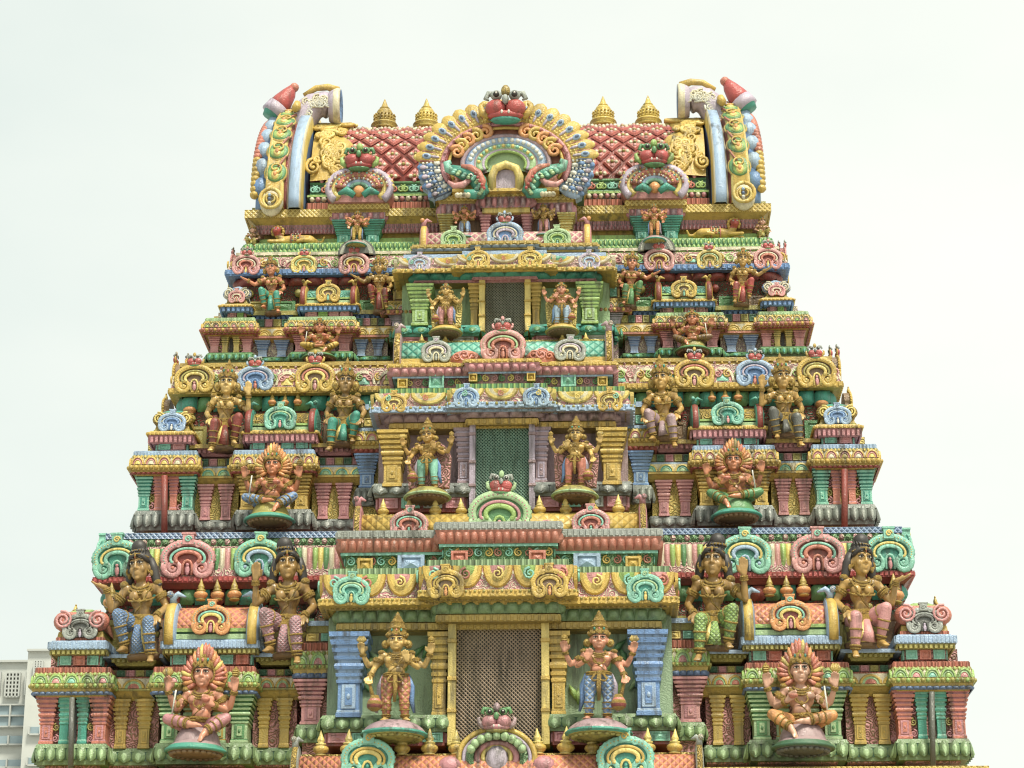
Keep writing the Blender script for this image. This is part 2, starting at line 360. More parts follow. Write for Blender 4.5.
GROOVE_SHADE = dict(mint='teal', pink='maroon', coral='maroon', gold='brown', yellow='olive', grey='darkgrey', paleblue='blue', orange='maroon', palegreen='green', lilac='mauve', leaf='green')  # darker plate colours stand in for shade and dirt in the medallion grooves
MED = {}
def med_mesh(c1, c2, c3, c4, crest):
    key = (c1, c2, c3, c4, crest); gr = GROOVE_SHADE.get(c1, 'brown')
    if key in MED: return MED[key]
    mb = MB()
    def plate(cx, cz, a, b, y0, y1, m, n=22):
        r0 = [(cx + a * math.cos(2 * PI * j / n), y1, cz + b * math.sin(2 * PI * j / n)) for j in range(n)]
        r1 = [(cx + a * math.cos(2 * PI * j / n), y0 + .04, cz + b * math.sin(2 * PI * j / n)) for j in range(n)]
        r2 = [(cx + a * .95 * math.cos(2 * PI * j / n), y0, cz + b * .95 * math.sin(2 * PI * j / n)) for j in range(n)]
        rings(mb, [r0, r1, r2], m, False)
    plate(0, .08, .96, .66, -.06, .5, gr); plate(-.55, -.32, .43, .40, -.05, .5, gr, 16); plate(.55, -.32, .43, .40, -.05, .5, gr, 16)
    for sg in (-1, 1):
        p = [(sg * .93 * math.sin(a), -.15, .08 + .63 * math.cos(a)) for a in [R(d) for d in range(0, 111, 11)]]
        q = spiral(.55, -.32, .38, .07, R(28), -1.6, 20, -.15)
        p += [(sg * a, b, c) for a, b, c in q]
        tube(mb, [(x * .97, y, z) for x, y, z in p], [.135] * 11 + [.135 - .08 * k / 21 for k in range(len(p) - 11)], c1, 7, flat=.7)
        for k in range(12):
            a = R(6 + k * 9.5); ball(mb, (sg * .90 * math.sin(a), -.24, .08 + .61 * math.cos(a)), (.028, .03, .028), c3, 5, 4)
        for k in range(9):     # scalloped outer lip
            a = R(8 + k * 12.5); ball(mb, (sg * .985 * math.sin(a), -.06, .08 + .685 * math.cos(a)), (.085, .09, .085), c1, 6, 4)
        for rr, m, tr in (((.64, .42), c3, .055), ((.46, .28), c2, .085)):
            p = [(sg * rr[0] * math.sin(R(d)), -.19, .04 + rr[1] * math.cos(R(d))) for d in range(0, 100, 12)]
            e = p[-1]; p += [(e[0] - sg * .03, -.2, e[2] - .09), (e[0] - sg * .1, -.2, e[2] - .10)]
            tube(mb, p, tr, m, 6)
        ball(mb, (sg * .55, -.16, -.32), (.08, .08, .08), c2, 7, 4)
    # niche and its tiny figure
    tube(mb, [(-.17, -.2, -.62), (-.17, -.2, -.2), (-.1, -.2, -.06), (0, -.2, -.02), (.1, -.2, -.06), (.17, -.2, -.2), (.17, -.2, -.62)], .05, c2, 5)
    ball(mb, (0, -.15, -.42), (.10, .07, .2), c4, 7, 5); ball(mb, (0, -.17, -.2), .07, c4, 7, 5)
    if crest == 'face': kirti(mb, (0, -.1, .98), .40, 'red', 'grey', 'green', c1)
    elif crest == 'rose': kirti(mb, (0, -.1, .95), .36, 'rose', 'green', 'mauve', 'mint')
    elif crest == 'block':
        box(mb, -.21, .21, -.3, .3, .62, 1.02, c1); box(mb, -.26, .26, -.33, .3, 1.02, 1.1, c1)
        tube(mb, spiral(0, .82, .14, .03, 0, 1.4, 12, -.32), .035, c3, 5)
        for sg in (-1, 1): tube(mb, [(sg * .26 + sg * a, b, c) for a, b, c in spiral(.1, .62, .14, .03, PI / 2, -1.3, 10, -.18)], .05, c1, 5)
    elif crest == 'bud':
        ball(mb, (0, -.1, .85), (.2, .18, .24), c2, 8, 5); ball(mb, (0, -.1, 1.1), .09, c1, 7, 4)
    MED[key] = mb.mesh('medallion'); return MED[key]
def medallion(x, y, py, hw, pal, crest='block', parent=None, s=None, hz=1.0, name='medallion', dep=.62, rot=0):
    """x in metres, py = image row of its middle, hw = half width in metres"""
    o = bpy.data.objects.new(name, med_mesh(*pal, crest)); COL.objects.link(o)
    o.location = (x, y, Zp(py, y)); o.scale = (hw, hw * dep, hw * hz)
    o.rotation_euler = (R(random.uniform(-2, 2)), R(random.uniform(-2.5, 2.5)), rot)
    o.scale = (hw * random.uniform(.96, 1.04), hw * dep, hw * hz * random.uniform(.95, 1.05))
    attach(o, parent or TOWER); return o

POT = {}
def pot_mesh(m1, m2):
    if (m1, m2) in POT: return POT[(m1, m2)]
    mb = MB()
    lathe(mb, (0, 0, 0), [(.24, 0, m1), (.30, .06, m1), (.2, .1, m2), (.34, .2, m2), (.40, .32, m2), (.35, .44, m2), (.2, .52, m1), (.27, .56, m1), (.25, .61, m1), (.13, .65, m1), (.2, .74, m1), (.17, .82, m1), (.10, .98, m1), (.05, 1.15, m1), (.01, 1.25)], m1, 12)
    POT[(m1, m2)] = mb.mesh('finial'); return POT[(m1, m2)]
def pot(x, y, py, h, parent, mats=('yellow', 'gold'), name='finial'):
    o = bpy.data.objects.new(name, pot_mesh(*mats)); COL.objects.link(o)
    o.location = (x, y, Zp(py, y)); o.scale = (h / 1.25 * random.uniform(.92, 1.06),) * 3; o.rotation_euler = (R(random.uniform(-3, 3)), R(random.uniform(-3, 3)), 0); attach(o, parent); return o

def pilaster(xc, w, p0, p1, y, m, m2=None, name='pilaster', depth=None, panel=True):
    """xc, w metres; p0/p1 image rows of top and foot; y = front face of the shaft"""
    m2 = m2 or m; mb = MB(); z1, z0 = Zp(p0, y), Zp(p1, y); H = z1 - z0
    d = depth or w * .8
    pr = [(0, .10, 0), (.05, .10, 0), (.055, .05, 0), (.08, .05, 0), (.085, 0, 0), (.40, 0, 0), (.405, .10, 0), (.44, .12, 0), (.445, .02, 0), (.475, .02, 0), (.48, .14, 0), (.52, .17, 0), (.525, .03, 0), (.555, .03, 0),
          (.565, .20, 0), (.60, .27, 0), (.635, .20, 0), (.64, .05, 0), (.675, .05, 0), (.68, .24, 0), (.72, .30, 0), (.725, .12, 0), (.76, .12, 0), (.765, .36, 0), (.81, .42, 0), (.815, .22, 0), (.845, .22, 0), (.85, .46, 0), (.905, .54, 0), (.91, .36, 0), (.94, .36, 0), (.945, .58, 0), (1, .60, 0)]
    rs = []; mats = []
    for i, (f, o, _) in enumerate(pr):
        o *= w * .72
        rs.append([(xc - w / 2 - o, y - o, z0 + f * H), (xc + w / 2 + o, y - o, z0 + f * H), (xc + w / 2 + o, y + d, z0 + f * H), (xc - w / 2 - o, y + d, z0 + f * H)])
        mats.append(m2 if i in (2, 3, 8, 9, 12, 13, 17, 18, 21, 22, 25, 26, 29, 30) else m)
    rings(mb, rs, mats[:-1], False)
    if panel and w > .1:
        box(mb, xc - w * .32, xc + w * .32, y - w * .07, y, z0 + .10 * H, z0 + .385 * H, m2)
        box(mb, xc - w * .16, xc + w * .16, y - w * .12, y - w * .06, z0 + .14 * H, z0 + .345 * H, m)
        ball(mb, (xc, y - w * .12, z0 + .24 * H), (w * .1, w * .06, w * .14), m2, 7, 4)
    return part(mb, name, .004)

def barrel(mb, x0, x1, yc, zb, ry, rz, mat, n=14, flip=1):
    rs = []
    for x in (x0, x1):
        rs.append([(x, yc - ry * math.cos(PI * j / n), zb + rz * math.sin(PI * j / n)) for j in range(n + 1)])
    rings(mb, rs, mat, True)
def horseshoe_end(mb, x, th, yc, zb, ry, rz, m_edge, m_face, m_mid, sg=1):
    """thick horseshoe gable closing a barrel; the arch stands in the YZ plane"""
    n = 16
    def arc(k, xx): return [(xx, yc - ry * k * math.cos(R(-25) + R(230) * j / n), zb + .12 * rz + rz * k * math.sin(R(-25) + R(230) * j / n)) for j in range(n + 1)]
    rings(mb, [arc(.0, x), arc(.95, x), arc(1.12, x + sg * .15 * th), arc(1.16, x + sg * .5 * th), arc(1.12, x + sg * .85 * th), arc(.9, x + sg * th), arc(.62, x + sg * 1.05 * th), arc(.0, x + sg * .8 * th)],
          [m_edge, m_edge, m_mid, m_mid, m_edge, m_face, m_face], True, closed=True, cap0=False, cap1=False)
    # crest curl
    tube(mb,
         [(x + sg * .5 * th, yc - .3 * ry, zb + rz * 1.05), (x + sg * .5 * th, yc - .5 * ry, zb + rz * 1.3), (x + sg * .1 * th, yc - .55 * ry, zb + rz * 1.44), (x - sg * .5 * th, yc - .55 * ry, zb + rz * 1.34)],
         [rz * .15, rz * .13, rz * .10, rz * .03], m_edge, 7)
    ball(mb, (x + sg * .7 * th, yc - .6 * ry, zb + rz * 1.42), rz * .12, m_face, 7, 5)
# ================================================================ the tower
def core(u, p0, p1, yf, mat, name='wall', zb=None, zt=None, yback=None):
    mb = MB(); s = scl((p0 + p1) / 2, yf); z1 = zt if zt is not None else Zp(p0, yf); z0 = zb if zb is not None else Zp(p1, yf)
    box(mb, -u * s, u * s, yf, yback or (7.2 - yf), z0, z1, mat); return part(mb, name, 0)

FANS1 = ['yellow', 'green', 'leaf', 'palegreen', 'pink', 'leaf', 'rose']
S = [
 dict(Yf=0.0, rec=.30, kap=.55, nxt=.9,
  corner=(396, 463), mid=(250, 343), r1=(343, 396), r2=(204, 250), sub=(164, 202),
  slab=(669, 675), fan=(675, 685), edge=(685, 690), pil=(698, 746), base=(746, 767), sq=(657, 668), den=(651, 657), bl=(642, 651), roofm=(604, 641),
  rfan=(681, 691), rpil=(702, 751), rbase=(751, 768), sslab=(646, 654), sfan=(655, 668), spil=(684, 728), sbase=(728, 746),
  seatpy=660,
  m=dict(slab='coral_rope', fan=['leaf', 'palegreen', 'yellow', 'leaf', 'pink', 'mint'], edge='olive', soffit='ochre', scal='navy', base=['sage', 'palegreen'], sq=['mint', 'coral', 'mint'], den='olive', bl='paleblue',
     pc=('coral', 'teal'), pr='ochre', pm='palegreen', ps='pink', seat='paleblue', rfan=['gold', 'palegreen', 'pink', 'coral'], wall='brown_scroll', sslab='coral_rope'),
  roofc=(611, 642), cm=('coral', 'leaf'), medc=('grey', 'darkgrey', 'grey', 'lilac'), rm=('coral_diamond', 'blue_scroll', 'gold', 'paleblue'), medm=('orange', 'yellow', 'mint', 'rose'),
  kp=dict(u=407, band=(533, 539), sub=(539, 547), fr=(547, 577), edge=(577, 583), low=(590, 606), m=('blue_chain', 'green_scroll', 'cream_scroll', 'red', 'maroon', ['teal', 'maroon', 'green']),
     med=[(385, 561, 25, ('mint', 'mint', 'yellow', 'rose'), 'block'), (314, 561, 26, ('pink', 'coral', 'mint', 'rose'), 'block'), (242, 561, 25, ('mint', 'paleblue', 'yellow', 'rose'), 'block')])),
 dict(Yf=.9, rec=1.15, kap=1.3, nxt=1.6,
  corner=(312, 367), mid=(194, 266), r1=(266, 312), r2=(147, 194), sub=(118, 146),
  slab=(451, 456), fan=(456, 465), edge=(465, 470), pil=(475, 511), base=(511, 531), sq=(444, 451), den=(435, 444), bl=(431, 435), roofm=(408, 431),
  rfan=(469, 477), rpil=(486, 521), rbase=(521, 533), sslab=(430, 434), sfan=(434, 443), spil=(457, 490), sbase=(490, 508),
  seatpy=449,
  m=dict(slab='paleblue', fan=['gold', 'pink', 'mint', 'yellow', 'cream'], edge='ochre', soffit='ochre', scal='maroon', base=['slate', 'grey'], sq=['mint', 'pink', 'mint'], den='rose', bl='gold',
     pc=('mint', 'coral'), pr='pink', pm='gold', ps='blue', seat='ochre', rfan=['yellow', 'mint', 'pink', 'palegreen'], wall='olive_scroll', sslab='paleblue'),
  roofc=(411, 432), cm=('gold_scroll', 'teal'), medc=('paleblue', 'blue', 'paleblue', 'white'), rm=('gold_scroll', 'teal_scroll', 'maroon', 'teal'), medm=('mint', 'teal', 'palegreen', 'pink'),
  kp=dict(u=334, band=(362, 366), sub=(366, 369), fr=(369, 387), edge=(387, 393), low=(396, 411), m=('ochre', 'gold', 'cream_scroll', 'gold', 'ochre', ['teal', 'green', 'teal']),
     med=[(310, 379, 20, ('gold', 'yellow', 'olive', 'pink'), 'face'), (249, 379, 18, ('paleblue', 'blue', 'lilac', 'coral'), 'face'), (189, 379, 20, ('gold', 'yellow', 'coral', 'pink'), 'face')])),
 dict(Yf=1.6, rec=1.8, kap=1.9, nxt=2.2,
  corner=(256, 297), mid=(155, 213), r1=(213, 256), r2=(118, 155), sub=(92, 116),
  slab=(317, 321), fan=(321, 327), edge=(327, 331), pil=(334, 352), base=(352, 362), sq=(312, 318), den=(306, 312), bl=(303, 306), roofm=(284, 303),
  rfan=(329, 336), rpil=(341, 357), rbase=(357, 363), sslab=(302, 305), sfan=(305, 311), spil=(313, 330), sbase=(330, 343),
  seatpy=315,
  m=dict(slab='palegreen', fan=['gold', 'cream', 'coral', 'leaf', 'pink'], edge='brick', soffit='ochre', scal='maroon', base=['green', 'teal', 'darkgreen'], sq=['pink', 'leaf', 'pink'], den='blue', bl='gold',
     pc=('pink', 'yellow'), pr='paleblue', pm='pink', ps='lilac', seat='olive', rfan=['gold', 'yellow', 'leaf', 'gold'], wall='mauve_scroll', sslab='gold'),
  roofc=(286, 304), cm=('blue_scroll', 'paleblue'), medc=('pink', 'cream', 'pink', 'coral'), rm=('teal_scroll', 'gold_scroll', 'maroon', 'gold'), medm=('gold', 'yellow', 'olive', 'mint'),
  kp=dict(u=279, band=(251, 254), sub=(254, 256), fr=(256, 268), edge=(268, 274), low=(277, 285), m=('cream', 'leaf', 'cream_scroll', 'blue', 'navy', ['maroon', 'maroon']),
     med=[(260, 264, 14, ('pink', 'coral', 'cream', 'yellow'), 'face'), (202, 264, 13, ('yellow', 'gold', 'palegreen', 'pink'), 'face'), (152, 264, 15, ('pink', 'gold', 'cream', 'coral'), 'face')])),
]
def lift(d, dy):      # the rows above were read off the left half, which stands a little lower in the picture
    for k in ('slab', 'fan', 'edge', 'pil', 'base', 'sq', 'den', 'bl', 'roofc', 'roofm', 'rfan', 'rpil', 'rbase', 'sslab', 'sfan', 'spil', 'sbase'): d[k] = (d[k][0] - dy, d[k][1] - dy)
    d['seatpy'] -= dy
    for k in ('band', 'sub', 'fr', 'edge', 'low'): d['kp'][k] = (d['kp'][k][0] - dy * .7, d['kp'][k][1] - dy * .7)
    d['kp']['med'] = [(a, b - dy * .7, *c) for a, b, *c in d['kp']['med']]
for d, dy in zip(S, (5, 4, 3)): lift(d, dy)
mid_of = lambda t: (t[0] + t[1]) / 2

def cornice(b, slab, fan, edge, drop, m, wfan, off=(7, 8), name='cornice', slabm=None, fanm=None, sq=None):
    """kapota: slab, row of painted lotus fans, fillet, sloping soffit with scallops"""
    mb = MB(); o1, o2 = off
    segs = [(slab[0], slab[1], o1 - 3, o1 - 3, slabm or m['slab'])] if slab else []
    segs += [(fan[0], fan[1], o1 - 2, o2 - 2, 'cream'), (edge[0], edge[1], o2, o2, m['edge']), (edge[1] + .6, edge[1] + drop * .55, o2 - 1.5, o2 * .65, m['soffit']), (edge[1] + drop * .55, edge[1] + drop, o2 * .5, 1, m['soffit'])]
    b.stack(mb, segs)
    b.row(mb, 'fan', o2 - 2, fan[0], fan[1], wfan, fanm or m['fan'], 3)
    b.row(mb, 'petal', o2 * .55 + 1, edge[1] + drop * .35, edge[1] + drop * .8, max(3.5, wfan * .42), [m['scal']], 2.5)
    b.row(mb, 'bead', o2, edge[0], edge[1], max(3.2, edge[1] - edge[0]), [m['edge'], fanm[0] if fanm else m['fan'][0]], 1.5)
    if slab: b.row(mb, 'lotus', o1 - 2, fan[0] - 1, fan[0] + (fan[1] - fan[0]) * .3, wfan * .3, ['olive', m['fan'][0]], 1.6)
    if slab: b.row(mb, 'dent', o1 - 3, slab[0] + .6, slab[1] - .4, 3.4, [slabm or m['slab']], .9)
    return part(mb, name, .004)

def base_roll(b, p0, p1, mats, w, off=5, name='lotus_moulding'):
    mb = MB(); h = p1 - p0
    dk = {'green': 'darkgreen', 'sage': 'darkgreen', 'slate': 'darkgrey', 'teal': 'darkgreen'}.get(mats[0], 'darkgreen')
    b.stack(mb, [(p0, p0 + h * .2, off * .2, off * .5, mats[0]), (p0 + h * .2, p0 + h * .75, off * .4, off * .3, dk), (p0 + h * .75, p1, off * .2, off * .1, mats[0])])
    b.row(mb, 'lotus', off * .4, p0 + h * .08, p0 + h * .86, w, mats, off * .6)
    return part(mb, name, .004)

def shrine_base(b, parent, sq, den, bl, m, wsq, wd):
    mb = MB()
    b.stack(mb, [(bl[0], (bl[0] + bl[1]) / 2, 3, 4, m['bl']), ((bl[0] + bl[1]) / 2, bl[1], 6, 6, m['bl']), (den[0], den[1], 4, 1, m['den']), (sq[0], sq[1], -4, -4, 'brown_scroll')])
    b.row(mb, 'dent', 6, bl[0] + 1, bl[1] - .5, 4, [m['bl']], .8)
    b.row(mb, 'dent', 3, den[0] + .5, den[1] - .5, wd, [m['den']], 2)
    b.row(mb, 'square', -4, sq[0] + .5, sq[1] - .5, wsq, m['sq'], 2)
    return mb.build('base', parent, .004)

def side_shrine(d, kind, side):
    """small shrine of the parapet: square one on a corner, oblong barrel-roofed one between"""
    m = d['m']; yf = d['Yf'] + .05
    u0, u1 = d['corner'] if kind == 'corner' else d['mid']
    if kind == 'corner': u0, u1 = u0 + 3, u1 - 15
    else: u0, u1 = u0 - 3, u1 - 9
    b = Bay(u0, u1, side, yf, d['kap'] + .2, d['bl'][1]); xc = (b.x0 + b.x1) / 2
    root = empty('miniature_shrine', (xc, yf, Zp(d['sq'][1], yf))); attach(root, TOWER)
    k = b.s
    shrine_base(b, root, d['sq'], d['den'], d['bl'], m, (u1 - u0) / (3 if kind == 'corner' else 5), 5)
    p0, p1 = d['roofc'] if kind == 'corner' else d['roofm']
    h = p1 - p0; mb = MB()
    if kind == 'corner':
        q, q2 = d['cm']
        b.stack(mb, [(p0, p0 + h * .08, -h * .55, -h * .32, q2), (p0 + h * .08, p0 + h * .25, -h * .3, -h * .12, q), (p0 + h * .25, p0 + h * .62, -h * .10, -h * .02, q), (p0 + h * .62, p0 + h * .72, -h * .12, -h * .14, q2), (p0 + h * .72, p1 - h * .1, -2, -1, 'ochre'), (p1 - h * .1, p1 + 1, 0, 0, m['slab'] if m['slab'] in ('coral_rope',) else 'olive')])
        for sg in (-1, 1):        # big rolled volutes on the shoulders
            cx = xc + sg * (b.x1 - b.x0) * .36; z = b.z(p0 + h * .36)
            ball(mb, (cx, yf + .04, z), (h * .36 * k, h * .25 * k, h * .33 * k), q, 12, 8)
            tube(mb, [(cx + sg * a, yf + .04 - h * .25 * k, zz) for a, _, zz in spiral(0, z, h * .3 * k, h * .05 * k, PI * .4, 2.0, 22)], h * .05 * k, {'coral': 'pink', 'gold_scroll': 'yellow', 'blue_scroll': 'cream'}.get(q, q), 5)
        mb.build('roof', root, .004)
        medallion(xc, yf - .02, p0 + h * .58, (u1 - u0) * .36 * k, d['medc'], 'block', root, dep=.5)
    else:
        rmat, disc, dedge, fl = d['rm']
        zb = b.z(p1 - h * .28); top = b.z(p0); rz = top - zb; ry = .30
        yc = yf + ry
        barrel(mb, b.x0 + 2 * k, b.x1 - 2 * k, yc, zb, ry - .02, rz, rmat)
        b.stack(mb, [(p1 - h * .28, p1 - h * .18, 1, 1, 'leaf'), (p1 - h * .18, p1 - h * .12, -2, -2, 'darkgreen'), (p1 - h * .12, p1 + .6, 1, 1, 'palegreen')])
        mb.build('roof', root, .004)
        for sg in (-1, 1):
            me = MB(); xe = b.x1 if sg > 0 else b.x0
            horseshoe_end(me, xe - sg * h * .22 * k, h * .36 * k, yc - .05, zb - rz * .25, ry + .02, rz * 1.12, fl, disc, dedge, sg)
            me.build('gable_scroll', root)
        medallion(xc, yf - .05, p0 + h * .52, (u1 - u0) * .235 * k, d['medm'], 'block', root, dep=.5)
        for i in range(3):
            x = xc + (i - 1) * (u1 - u0) * .2 * k
            pot(x, yc, p0 - 1, h * .62 * k, root, ('ochre', 'orange'))
    return root

for d in S:
    m = d['m']; Yf, rec, kp = d['Yf'], d['rec'], d['kap']
    k = scl(mid_of(d['pil']), Yf)
    # solid body of the storey
    core(d['corner'][1] - 6, d['sq'][0], d['rbase'][1] + 4, rec + .22, m['wall'])
    for sd in (-1, 1):
        # ---- corner bay
        b = Bay(*d['corner'], sd, Yf + .1, rec + .9, mid_of(d['pil'])); w = d['corner'][1] - d['corner'][0]
        mb = MB(); b.stack(mb, [(d['edge'][1], d['base'][1] + 3, -6, -6, m['wall'])]); part(mb, 'bay_wall', 0)
        drop = d['pil'][0] - d['edge'][1] + 1
        bc = Bay(*d['corner'], sd, Yf + .06, rec + .9, mid_of(d['fan']))
        cornice(bc, d['slab'], d['fan'], d['edge'], drop, m, w / 4.5)
        base_roll(b, *d['base'], m['base'], w / 6, 7)
        c0, c1 = m['pc']
        for f, cc, ww in ((.10, c0, .19), (.36, c1, .125), (.64, c1, .125), (.90, c0, .19)):
            pilaster(b.x0 + f * (b.x1 - b.x0), ww * w * b.s, d['pil'][0], d['pil'][1], b.yf, cc, {'coral': 'rose', 'teal': 'mint', 'mint': 'teal', 'pink': 'rose', 'yellow': 'olive'}.get(cc), depth=.3)
        mb = MB()
        for f in (.235, .765):
            for e in range(4): o_curl(mb, Vector((b.x0 + f * (b.x1 - b.x0), b.yf + 5 * b.s, Zp(d['pil'][1] - (e + .5) * (d['pil'][1] - d['pil'][0]) / 4.2, b.yf))), Vector((1, 0, 0)), Vector((0, -1, 0)), 9 * b.s * k / .0101, 9 * b.s * k / .0101, .05, ['rose', 'olive'], e)
        part(mb, 'wall_relief', 0)
        mb = MB(); x = (b.x0 + b.x1) / 2
        box(mb, x - .035 * w * b.s, x + .035 * w * b.s, b.yf + .05, b.yf + .3, b.z(d['base'][1]), b.z(d['pil'][0]), 'black'); part(mb, 'slit', 0)
        if d is not S[2]:
            mb = MB(); tube(mb, [(x - sd * .03, Yf - .02, Zp(d['base'][1] + 8, Yf)), (x, Yf - .03, Zp(d['pil'][0] + 2, Yf))], .028 if d is S[0] else .035, 'darkgrey' if d is S[0] else 'maroon', 8); part(mb, 'pole', 0)
        side_shrine(d, 'corner', sd)
        # scroll medallion on the flank of the corner bay
        xo = b.x1 if sd > 0 else b.x0
        medallion(xo + sd * .02, rec + .62, mid_of(d['pil']) - 2, .26, ('gold', 'yellow', 'gold', 'orange'), 'block', rot=sd * PI / 2)
        medallion(xo - sd * .12, rec + .62, mid_of(d['bl']) - 20, .2, ('gold', 'yellow', 'palegreen', 'orange'), 'bud', rot=sd * PI / 2)
        # ---- middle bay
        b = Bay(*d['mid'], sd, Yf + .05, rec + .6, mid_of(d['pil'])); w = d['mid'][1] - d['mid'][0]
        mb = MB(); b.stack(mb, [(d['edge'][1], d['base'][1] + 3, -7, -7, m['wall'])]); part(mb, 'bay_wall', 0)
        bc = Bay(*d['mid'], sd, Yf + .02, rec + .6, mid_of(d['fan']))
        cornice(bc, d['slab'], d['fan'], d['edge'], drop, m, w / 6)
        base_roll(b, *d['base'], m['base'], w / 8, 7)
        for f in (.12, .88):
            pilaster(b.x0 + f * (b.x1 - b.x0), .17 * w * b.s, d['pil'][0], d['pil'][1], b.yf, m['pm'], {'palegreen': 'green', 'gold': 'ochre', 'pink': 'rose'}[m['pm']], depth=.3)
        for f in (.34, .66):
            pilaster(b.x0 + f * (b.x1 - b.x0), .12 * w * b.s, d['pil'][0], d['pil'][1], b.yf + .03, m['pm'], m['pr'], depth=.3)
        side_shrine(d, 'mid', sd)
        # ---- recesses
        for key in ('r1', 'r2'):
            b = Bay(*d[key], sd, rec, rec + .3, mid_of(d['rpil'])); w = d[key][1] - d[key][0]
            mb = MB(); b.stack(mb, [(d['rfan'][1], d['rbase'][1] + 2, -1, -1, m['wall'])]); part(mb, 'bay_wall', 0)
            mb = MB()
            b.stack(mb, [(d['rfan'][0] - 9 * k / .0101, d['rfan'][0] - 1.5, 3, 3, 'brown'), (d['rfan'][0] - 1.5, d['rfan'][0], 8, 8, m['sslab']), (d['rfan'][0], d['rfan'][1], 9, 9, 'cream'), (d['rfan'][1], d['rfan'][1] + 2, 11, 11, m['edge']), (d['rfan'][1] + 2.5, d['rpil'][0] + 1, 9, 2, 'ochre')])
            b.row(mb, 'fan', 9, *d['rfan'], w / 2.6, m['rfan'], 2.5, sides=False)
            b.row(mb, 'square', 3, d['rfan'][0] - 8.5 * k / .0101, d['rfan'][0] - 2, w / 5, ['olive', 'darkgreen', 'rose'], 1.5, sides=False)
            part(mb, 'cornice', .004)
            base_roll(b, *d['rbase'], m['base'], w / 4, 5)
            for f in (.27, .72):
                pilaster(b.x0 + f * (b.x1 - b.x0), .2 * w * b.s, d['rpil'][0], d['rpil'][1], rec - .03, m['pr'], {'ochre': 'gold', 'pink': 'rose', 'paleblue': 'blue'}[m['pr']], depth=.2)
            # blue ledge on which the seated figures rest, and the painted back wall over it
            lb = Bay(d[key][0] - 4, d[key][1] + 4, sd, Yf + .12, kp + .3, d['seatpy']); mb = MB(); sp = d['seatpy']
            q = k / .0101
            lb.stack(mb, [(sp - 4 * q, sp, 0, 0, m['seat']), (sp, sp + 8 * q, -6, -12, m['den'])]); lb.row(mb, 'dent', -7, sp + 1, sp + 5 * q, 5, [m['den']], 2, sides=False)
            part(mb, 'seat_ledge', .004)
        # ---- narrow bay next to the centre
        b = Bay(*d['sub'], sd, Yf + .12, rec + .5, mid_of(d['spil'])); w = d['sub'][1] - d['sub'][0]
        mb = MB(); b.stack(mb, [(d['sfan'][1], d['base'][1] + 3, -4, -4, m['wall'])]); part(mb, 'bay_wall', 0)
        cornice(b, d['sslab'], d['sfan'], (d['sfan'][1], d['sfan'][1] + 4 * k / .0101), d['spil'][0] - d['sfan'][1] - 4, m, w / 2.2, (7, 8), slabm=m['sslab'])
        pilaster(b.x0 + (.5 + sd * .18) * (b.x1 - b.x0), .5 * w * b.s, *d['spil'], b.yf, m['ps'], {'pink': 'rose', 'blue': 'paleblue', 'lilac': 'grey'}[m['ps']], depth=.3)
        base_roll(b, *d['sbase'], m['base'], w / 4, 5)
        mb = MB(); q = k / .0101; t = d['sslab'][0]
        b.stack(mb, [(t - 22 * q, t - 17 * q, 2, 2, 'paleblue' if d is not S[2] else 'gold'), (t - 17 * q, t - 10 * q, -2, -3, 'olive'), (t - 10 * q, t + 1, -4, -4, 'brown')])
        b.row(mb, 'square', -4, t - 9 * q, t - 1, w / 2.5, ['yellow', 'mint'], 2); part(mb, 'upper_block', .004)
    # ---- the long kapota with medallions behind the seated figures
    K = d['kp']; mk = K['m']; q = k / .0101
    b = Bay(0, K['u'] - 8, 0, kp, kp + 3, mid_of(K['fr'])); mb = MB()
    b.stack(mb, [(K['band'][0], K['band'][1], 1, 1, mk[0]), (K['sub'][0], K['sub'][1], -1, 0, mk[1]), (K['fr'][0], K['fr'][1], 2, 8, mk[2]), (K['edge'][0], K['edge'][1], 10, 9, mk[3]), (K['edge'][1] + .5, K['low'][0], 7, 1, mk[4]), (K['low'][0], K['low'][1], -2, -2, 'darkgreen_scroll'), (K['low'][1], d['seatpy'] + 6, -3, -3, 'darkgreen_scroll')])
    b.row(mb, 'dent', 9.5, K['edge'][0] + 1, K['edge'][1] - 1, 5 * q, [mk[3]], 1.2)
    b.row(mb, 'bead', 0, K['sub'][0], K['sub'][1], 7 * q, [mk[1], mk[2]], 2)
    if d is not S[0]: b.row(mb, 'fan', 6, K['fr'][0] + 2, K['fr'][1] - 1, 24 * q, ['cream', 'pink', 'palegreen', 'yellow', 'mint'], 3)
    else: b.row(mb, 'petal', 5, K['fr'][0] + 2, K['fr'][1] - 1, 5.5, ['yellow', 'green', 'cream', 'pink', 'leaf'], 3)
    part(mb, 'cornice', .004)
    mb = MB(); b.row(mb, 'petal', -2, K['low'][0], K['low'][1], 15 * q, mk[5], 7); b.row(mb, 'curl', -9, K['low'][0], K['low'][1], 15 * q, [mk[5][-1]], 2)
    b.row(mb, 'bead', -2, K['low'][1] + 3 * q, K['low'][1] + 11 * q, 22 * q, ['olive', 'maroon'], 4)
    b.row(mb, 'square', -3, K['low'][1] + 14 * q, d['seatpy'] - 3, 26 * q, ['olive', 'green', 'brown'], 2); part(mb, 'scroll_frieze', 0)
    if d is not S[0]:
        mb = MB(); b.row(mb, 'curl', 7, K['fr'][0] + 1, K['fr'][1], 9 * q, ['gold', 'leaf', 'pink'], 3); part(mb, 'scroll_frieze', 0)
    for (u, py, hw, pal, cr) in K['med']:
        for sd in (-1, 1):
            medallion(sd * u * b.s, kp - 9 * b.s, py, hw * b.s, pal, cr)
